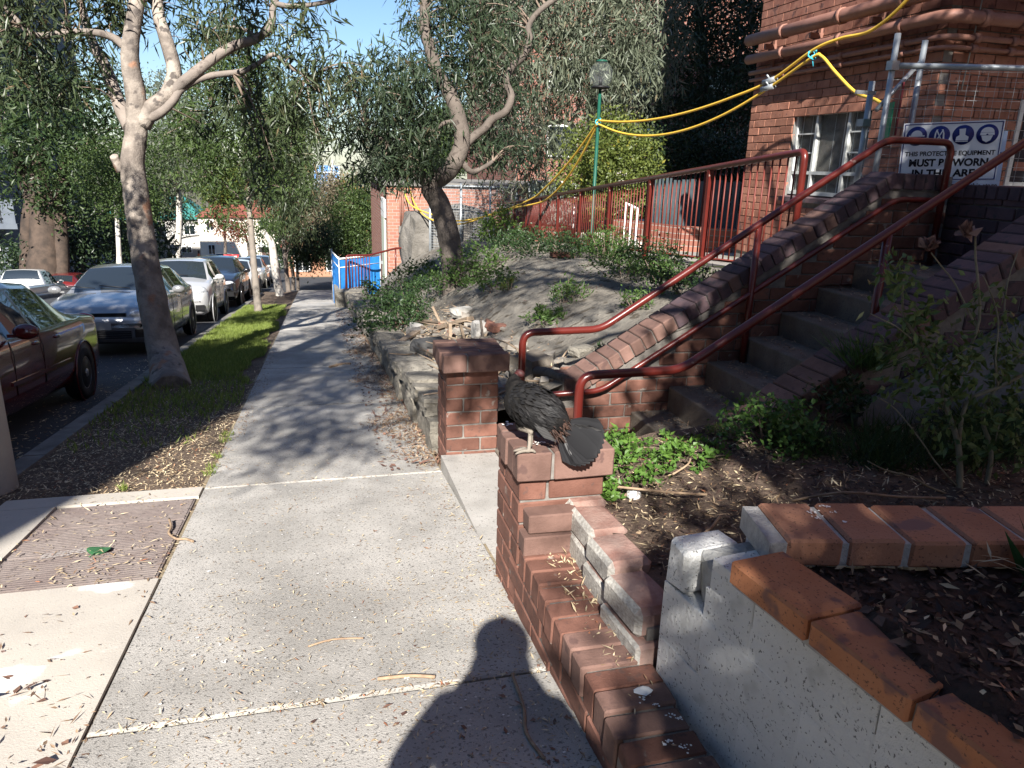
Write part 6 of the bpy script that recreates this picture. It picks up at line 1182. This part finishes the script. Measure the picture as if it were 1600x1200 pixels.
# ------------------------------------------------------------------ grey flats on the left
GF = mat('grey_render', (.10, .115, .14), (.13, .15, .175), 2, .9); gf = thing('grey_flats', 'grey rendered block of flats with balconies at the left edge', 'building', (-13, 35, gz(35)))
m = MB(); m.box2((-26, 33.2, -6), (-11.7, 46, 9)); wpart(m, 'wall', GF, gf)
for k_, z in enumerate((-2.4, .35, 3.1)):
    m = MB(); m.box2((-14.5, 32.1, z+1.05), (-10.9, 33.2, z+1.25)); wpart(m, 'balcony_slab', GF, gf); m = MB(); m.box2((-11.35, 32.15, z+1.25), (-10.95, 33.2, z+2.1)); wpart(m, 'balcony_wall', GF, gf)
    m = MB(); m.tube([(-14.5, 32.15, z+2.1), (-11.3, 32.15, z+2.1)], .03, 6); br = wpart(m, 'balcony_rail', BLK, gf)
    for i in range(14): m = MB(); m.box((-14.4+.23*i, 32.15, z+1.68), (.025, .025, .84)); wpart(m, 'baluster', BLK, gf)
    m = MB(); m.box2((-13.6, 33.1, z-.45), (-11.95, 33.21, z+.75)); wn = wpart(m, 'window', WHT, gf)
    m = MB(); m.box2((-13.5, 33.04, z-.37), (-12.05, 33.09, z+.67)); p_ = m.build('pane', CGL, wn)
    for i in range(6): m = MB(); m.box((-13.35+.25*i, 33.02, z+.15), (.035, .03, 1.04)); m.build('bar', WHT, wn)
gf.location = (-20.15, 54.25, -7.22); gf.scale = (1.55, 1.55, 1.55)
# ------------------------------------------------------------------ houses at the end of the street
CRM = mat('cream_render', (.78, .71, .60), (.70, .63, .53), .6, .9); ROFR = mat('red_tile', (.22, .07, .05), (.17, .06, .045), 2, .8); ROFT = mat('teal_roof', (.05, .22, .19), (.04, .17, .16), 1, .6); GRW = mat('house_grey', (.40, .38, .35), (.33, .32, .30), 1, .9)
def house(lab, x0, x1, y0, y1, z0, z1, wall, roof, rh, wins, door=None, ov=.4):
    t = thing('house', lab, 'house', ((x0+x1)/2, y0, z0)); m = MB(); m.box2((x0, y0, z0-2), (x1, y1, z1)); wpart(m, 'wall', wall, t)
    m = MB(); a = [(x0-ov, y0-ov, z1+.003), (x1+ov, y0-ov, z1+.003), (x1+ov, y1+ov, z1+.003), (x0-ov, y1+ov, z1+.003)]; xm = min((x1-x0)*.3, (y1-y0)*.5); ym = (y0+y1)/2
    m.add(a+[(x0+xm, ym, z1+rh), (x1-xm, ym, z1+rh)], [(0, 1, 5, 4), (1, 2, 5), (2, 3, 4, 5), (3, 0, 4), (3, 2, 1, 0)]); wpart(m, 'roof', roof, t)
    for wx, wz, ww, wh in wins:
        m = MB(); m.box2((wx, y0-.06, wz), (wx+ww, y0+.02, wz+wh)); wn = wpart(m, 'window', WHT, t); m = MB(); m.box2((wx+.1, y0-.09, wz+.1), (wx+ww*.5-.04, y0-.061, wz+wh-.1)); m.build('pane', CGL, wn); m = MB(); m.box2((wx+ww*.5+.04, y0-.09, wz+.1), (wx+ww-.1, y0-.061, wz+wh-.1)); m.build('pane', CGL, wn)
    if door: wx, wz, ww, wh = door; m = MB(); m.box2((wx, y0-.05, wz), (wx+ww, y0+.02, wz+wh)); wpart(m, 'door', mat('shop_dark', (.10, .06, .05), rough=.5), t); m = MB(); m.box2((wx-.5, y0-1.2, wz+wh+.1), (wx+ww+.5, y0, wz+wh+.35)); wpart(m, 'awning', WHT, t)
    return t
house('bright cream house with red tiled roof at the end of the street', -14.3, -4.5, 101.5, 112, -12, -5.9, CRM, ROFR, 2.4, [(-13.4, -10.6, .9, 1.3), (-7.0, -7.8, 1.1, 1.6), (-13.4, -7.6, .9, 1.4), (-10.5, -7.6, .9, 1.2)], (-6.9, -11.9, 2.6, 2.3))
house('shaded grey house wing with teal roof beside the cream house', -22, -14.4, 103, 113, -12, -6.3, GRW, ROFT, 2.6, [(-16.3, -8.3, 1.4, 1.3), (-20.5, -8.6, 2.2, 1.7), (-16.8, -10.6, 1.3, .9)])
house('teal roofed wing set forward behind the gnarled tree', -25, -19.5, 97, 103, -11.6, -6.8, GRW, ROFT, 2.0, [(-24, -9, 2, 1.4)])
house('brown brick house behind the street trees at the end', -2.2, 2.2, 55.5, 62, -7, -4.6, mat('brown_wall', (.30, .16, .10), (.36, .20, .13), 1, .9), ROFR, 1.6, [(-1.6, -6.3, 1.1, 1.2), (.6, -6.3, .9, 1.2)])
tw = thing('glass_tower', 'distant blue glass office tower between the trees', 'tower', (5.2, 322, -38)); m = MB(); m.box2((.2, 320, -40), (10.2, 335, -1)); wpart(m, 'wall', mat('tower_blue', (.10, .22, .42), rough=.3), tw)
m = MB()
for i in range(11): m.box2((.1, 319.8, -40+3.6*i), (10.3, 320.0, -39.4+3.6*i))
for i in range(6): m.box2((.2+2*i-.12, 319.7, -40), (.2+2*i+.12, 319.95, -1))
o = wpart(m, 'facade_grid', mat('tower_grid', (.55, .62, .70), rough=.5), tw); o['kind'] = 'stuff'
# road signs, person, bench wall
SR = mat('sign_red', (.55, .03, .03), rough=.4); SBK = mat('sign_back', (.48, .49, .50), rough=.5)
def giveway(lab, x, y, zc, r, front):
    t = thing('give_way_sign', lab, 'road sign', (x, y, gz(y)), group='give way signs'); m = MB(); m.tube([(0, 0, 0), (0, 0, zc-gz(y))], .035, 8); m.build('pole', GALV, t)
    def tri(k, yy, th): return [(-r*k, yy, zc-gz(y)+r*.58*k+0), (r*k, yy, zc-gz(y)+r*.58*k), (0, yy, zc-gz(y)-r*1.15*k)]
    m = MB(); m.prism(tri(1, -.06, 0), (0, .02, 0)); m.build('plate', SR if front else SBK, t)
    if front: m = MB(); m.prism(tri(.72, -.066, 0), (0, .004, 0)); m.build('white_field', WHT, t); text('GIVE\nWAY', .2, SK, t, (0, -.068, zc-gz(y)+.12), (math.pi/2, 0, 0), off=.004)
    return t
giveway('pale give way triangle seen from behind on its pole left of the crossing', -8.4, 48.9, -3.95, .42, False)
giveway('red bordered give way triangle facing us before the crossing blue grey car', -6.7, 63.8, -6.45, .62, True)
pe = thing('person', 'person in orange vest and dark trousers walking across the far pavement', 'person', (-13.0, 90.5, gz(90.5)-.02))
m = MB(); sk = MB()
def skin(nm, V, E, R_, mm, par):
    me = bpy.data.meshes.new(nm); me.from_pydata(V, E, []); o = link(nm, me, par); me.materials.append(mm); md = o.modifiers.new('s', 'SKIN'); lay = me.skin_vertices[0].data
    for i, r in enumerate(R_): lay[i].radius = (r, r) if not isinstance(r, tuple) else r
    lay[0].use_root = True; md2 = o.modifiers.new('u', 'SUBSURF'); md2.levels = 1; md2.render_levels = 2; return o
def figure(t, walk=.35, arms=None, mats=None):
    SKN = mat('skin', (.45, .28, .2), rough=.6); top, leg, shoe = mats
    V = [(0, 0, .95), (0, 0, 1.15), (0, 0, 1.38), (0, 0, 1.5), (0, 0, 1.58), (0, -.01, 1.68), (0, -.01, 1.78), (.10, 0, .9), (.11, -walk*.45, .5), (.11, -walk*.5, .08), (.11, -walk*.5-.16, .04), (-.10, 0, .9), (-.11, walk*.35, .5), (-.11, walk*.95, .12), (-.11, walk*.95-.14, .05)]
    V += [(.19, 0, 1.42), (arms[0][2], *arms[0][:2]), (arms[1][2], *arms[1][:2]), (arms[2][2], *arms[2][:2]), (-.19, 0, 1.42), (-arms[3][2], *arms[3][:2]), (-arms[4][2], *arms[4][:2]), (-arms[5][2], *arms[5][:2])]
    E = [(0, 1), (1, 2), (2, 3), (3, 4), (4, 5), (5, 6), (0, 7), (7, 8), (8, 9), (9, 10), (0, 11), (11, 12), (12, 13), (13, 14), (2, 15), (15, 16), (16, 17), (17, 18), (2, 19), (19, 20), (20, 21), (21, 22)]
    R_ = [(.17, .12), (.16, .11), (.19, .12), .09, .06, (.09, .105), (.075, .085), .095, .065, .045, .04, .095, .065, .045, .04, .07, .05, .04, .03, .07, .05, .04, .03]
    b = skin('body', V, E, R_, leg, t)
    c = skin('jacket', [(0, 0, .93), (0, 0, 1.15), (0, 0, 1.38), (0, 0, 1.47), (.19, 0, 1.42), V[16], (-.19, 0, 1.42), V[20]], [(0, 1), (1, 2), (2, 3), (2, 4), (4, 5), (2, 6), (6, 7)], [(.185, .13), (.175, .125), (.205, .135), .09, .082, .06, .082, .06], top, t)
    m = MB(); m.ell((0, -.015, 1.69), (.083, .10, .118), 16, 12); m.ell((0, -.11, 1.68), (.014, .02, .02), 8, 6)
    for sx in (1, -1): m.ell((sx*.085, 0, 1.68), (.012, .022, .03), 8, 6)
    h = m.build('head', SKN, t); m = MB()
    for sx in (1, -1): m.ell((sx*.032, -.098, 1.705), (.012, .008, .007), 8, 6)
    m.ell((0, -.10, 1.635), (.026, .008, .006), 8, 6); m.build('features', mat('face_dark', (.06, .03, .03), rough=.5), h)
    m = MB(); m.ell((0, .03, 1.725), (.115, .12, .10), 16, 10); m.ell((0, .06, 1.62), (.12, .09, .14), 16, 10); m.build('hair', mat('hair', (.03, .022, .018), rough=.7), t)
    for k_, sx in ((18, 1), (22, -1)):
        p = Vector(V[k_]); q = Vector(V[k_-1]); d_ = (p-q).normalized(); m = MB(); m.ell(p+d_*.03, (.036, .022, .045), 10, 8)
        for f in range(4): s_ = d_.orthogonal().normalized(); fo = p+d_*.065+s_*(f-1.5)*.018; m.tube([fo, fo+d_*(.05+.01*(f in (1, 2)))+Vector((0, 0, -.008)), fo+d_*.075+Vector((0, 0, -.025))], [.009, .0085, .007], 6)
        m.tube([p+d_*.02+d_.orthogonal().normalized()*.03, p+d_*.05+d_.orthogonal().normalized()*.055], [.011, .008], 6); m.build('hand', SKN, t)
figure(pe, .5, [(-.12, 1.15, .24), (-.28, .98, .2), (-.32, .95, .17), (.12, 1.15, .24), (.2, .95, .2), (.22, .9, .17)], (mat('orange_vest', (.75, .16, .05), (.6, .12, .04), 3, .7), mat('dark_cloth', (.03, .028, .03), rough=.85), BLK)); pe.rotation_euler = (0, 0, -1.5)
m = MB(); m.prism([(-17.4, 96.3, gz(96)-.2), (-13.2, 95.6, gz(96)-.2), (-13.2, 95.6, gz(96)+.75), (-17.4, 96.3, gz(96)+.75)], (0, .35, 0)); tag(m.build('garden_wall', WHT), 'low white garden wall in front of the shaded grey house', 'wall')
# utility post on the verge at the left edge
up_ = thing('utility_post', 'smooth grey concrete utility post on the verge at the left edge', 'post', (-2.2, 5.2, gz(5.2)-.1)); m = MB(); m.lathe([(.19, 0), (.185, 1), (.16, 5), (.13, 9.5), (.001, 9.5)], 20); m.build('shaft', mat('post_concrete', (.30, .285, .26), (.36, .34, .31), 3, .9, .2, 60), up_)
m = MB(); m.box((0, 0, 8.6), (2.2, .09, .11)); m.build('crossarm', WOOD, up_)
SHX, SHZ = -2.80, -.28
def _bk(x, y, z, h): t = (h-z)/-SUND.z; return (x+SUND.x*-t, y+SUND.y*-t, h)
SHADE = [(*_bk(1.5, .95, .6, 4.6), .65), (*_bk(2.2, 1.2, .6, 4.8), .75), (*_bk(1.35, .3, .5, 4.4), .75), (*_bk(2.95, 2.3, .4, 5.0), .8), (*_bk(3.4, 2.6, .8, 5.2), .9), (*_bk(3.0, 3.9, .2, 5.2), .85), (*_bk(4.0, 4.2, .9, 5.6), 1.), (*_bk(5.0, 4.6, 1.2, 5.8), 1.), (*_bk(5.2, 5.4, 1.9, 6.0), .9), (*_bk(6.9, 6.4, 2.2, 6.6), .6), (*_bk(4.4, 3.2, 1.0, 5.4), .9), (*_bk(6.9, 6.3, 3.1, 6.9), .5), (*_bk(1.2, 1.35, .4, 4.6), .4), (*_bk(3.4, 4.9, .4, 5.4), .55), (*_bk(3.0, 1.5, .5, 4.9), .9), (*_bk(6.6, 6.4, 2.4, 6.8), .85), (*_bk(7.3, 6.4, 3.2, 7.2), .95), (*_bk(6.35, 6.5, 3.6, 7.2), .6)]
# ------------------------------------------------------------------ unseen surroundings of the photographer, some added to block sky light
CX0 = SHX
lb = thing('street_flats', 'tall plain brick flats across the road behind the viewpoint', 'building', (-14, -22, gz(-22)))
yb = -7.; xb = CX0+.2661*yb; zt_ = SHZ+.70*((10.1-yb)/.966); az = math.atan2(SUND.x, SUND.y)
lb.location = (xb, yb, gz(yb)); lb.rotation_euler = (0, 0, -az); hB = zt_-gz(yb)
m = MB(); m.box2((-22, -12, -4), (0, 0, hB)); m.build('wall', BKW2, lb)
for i in range(3):
    for j in range(4): m = MB(); x = -3-4*i; m.box2((x-1.6, -.02, 1.2+2.7*j), (x, .05, 2.6+2.7*j)); wn = m.build('window', WHT, lb); m = MB(); m.box2((x-1.5, .05, 1.3+2.7*j), (x-.1, .07, 2.5+2.7*j)); m.build('pane', CGL, wn)
ph = thing('person', 'standing person holding up a phone at the viewpoint, seen only by the shadow', 'person', (0, 0, 0))
hd = Vector((FWD.x, FWD.y, 0)).normalized(); ph.rotation_euler = (0, 0, math.atan2(-hd.x, hd.y)+math.pi); ph.location = Vector((0, 0, 0))-hd*.36+Vector((RIGHT.x, RIGHT.y, 0))*.0; ph.location.z = gz(ph.location.y)
figure(ph, .06, [(-.08, 1.17, .30), (-.22, 1.30, .16), (-.28, 1.40, .08), (-.08, 1.17, .30), (-.22, 1.30, .16), (-.28, 1.40, .08)], (mat('jacket_dark', (.03, .03, .05), rough=.9), mat('dark_cloth', (.03, .028, .03), rough=.85), BLK))
def over(name, lab, foot, blobs, n, per, cr, L, W, lf, trunk_top, r=.2):
    foot = Vector(foot); return tree(name, lab, foot, [foot-Vector((0, 0, .2)), foot.lerp(Vector(trunk_top), .5)+Vector((.1, 0, 0)), Vector(trunk_top)], r, .08, BK1, blobs, n, per, cr, L, W, lf, [([Vector(trunk_top)-Vector((0, 0, 1.4)), Vector(trunk_top).lerp(Vector(b[:3]), .55)+Vector((0, 0, .2)), Vector(b[:3])], .07, .02) for b in blobs[::2]], droop=.7, twigs=60)
# back along the sun: point on the ground -> height h
def back(x, y, z, h): t = (h-z)/-SUND.z; return (x+SUND.x*-t, y+SUND.y*-t, h)
over('overhanging_tree', 'gum in the garden behind the viewpoint dappling the footpath', (2.2, -4.6, gz(-4.6)+.6), [(*back(.05, 7.2, gz(7), 6.2), .75), (*back(.2, 8.6, gz(8.6), 6.6), .9), (*back(.4, 9.4, gz(9.4), 6.8), .8), (*back(.5, 10.6, gz(10.6), 7), .9), (*back(.3, 12.2, gz(12), 7.4), .8), (*back(.2, 14.5, gz(14), 8), .8), (*back(.1, 6.2, gz(6.2), 5.8), .5)], 420, 15, .16, .2, .035, LF1, (.4, -3.6, 6.2), .15)
over('overhanging_tree', 'slim gum in the garden behind the viewpoint dappling bank and trunk', (3.2, -2.6, gz(-2.6)+.3), [(*back(2.2, 11.9, 0., 7.2), .55), (*back(1.9, 12.2, .9, 7.8), .5), (*back(2.4, 9.4, -.1, 6.8), .6), (*back(1.6, 7.6, -.2, 6.2), .45), (*back(3.2, 10.6, .4, 7.2), .55), (*back(2.6, 13.5, .2, 8), .6), (*back(3.4, 8.2, .3, 6.4), .45), (*back(2.9, 9.6, .2, 7.), .5), (*back(2.0, 10.4, 0, 7.), .5), (*back(2.6, 7.4, 0, 6.2), .4), (*back(1.0, 5.0, .1, 5.4), .35), (*back(1.3, 5.6, -.2, 5.6), .35)], 270, 15, .13, .2, .035, LF1, (2.2, -.6, 5.2), .14)
over('overhanging_tree', 'dense tree in the garden behind the viewpoint shading planter and stairs', (3.4, -5.2, gz(-5.2)), SHADE, 2100, 16, .2, .2, .06, LF5, (2.9, -3.2, 4.6), .2)

rbk = thing('sky_blocker_flats', 'unseen brick flats added behind the garden to block sky light', 'building', (18, -14, gz(-14)))  # added out of view to hide sky and deepen the shade
m = MB(); m.box2((-8, -14, -5), (10, 15, 15)); m.build('wall', BKW2, rbk)
for i in range(4):
    for j in range(4): m = MB(); y = -10+6*i; m.box2((-8.05, y, 1.5+3.2*j), (-7.98, y+1.8, 3+3.2*j)); wn = m.build('window', WHT, rbk); m = MB(); m.box2((-8.08, y+.1, 1.6+3.2*j), (-8.05, y+1.7, 2.9+3.2*j)); m.build('pane', CGL, wn)

over('overhanging_tree', 'unseen broad tree added behind the viewpoint to darken the verge shade', (-10.3, -2.5, gz(-2.5)), [(-8.5, -2, 6.2, 1.6), (-6.6, -.5, 6.6, 1.6), (-5.2, -2.5, 6.8, 1.5), (-4.6, .8, 6.2, 1.2), (-6.8, 2.4, 5.8, 1.5), (-5.6, 3.4, 5.6, 1.2), (-8.6, 1.2, 6.4, 1.6), (-4.4, -.8, 7.2, 1.1), (-7.4, -4, 6.6, 1.6)], 900, 15, .25, .28, .10, LF4, (-9.2, -1.6, 4.8), .3)  # added tree, never in frame; its crown lowers sky light on the verge
lbl = thing('street_flats', 'long unseen brick flats added left of the viewpoint to cut sky light', 'building', (-16, -8, gz(-8)))  # added block outside the frame, screens sky light from the left
m = MB(); m.box2((-10, -22, -5), (0, 15, 13)); m.build('wall', BKW2, lbl)
for i in range(5):
    for j in range(4): m = MB(); y = -18+6*i; m.box2((-.02, y, 1.5+3*j), (.05, y+1.8, 3+3*j)); wn = m.build('window', WHT, lbl); m = MB(); m.box2((.05, y+.1, 1.6+3*j), (.08, y+1.7, 2.9+3*j)); m.build('pane', CGL, wn)
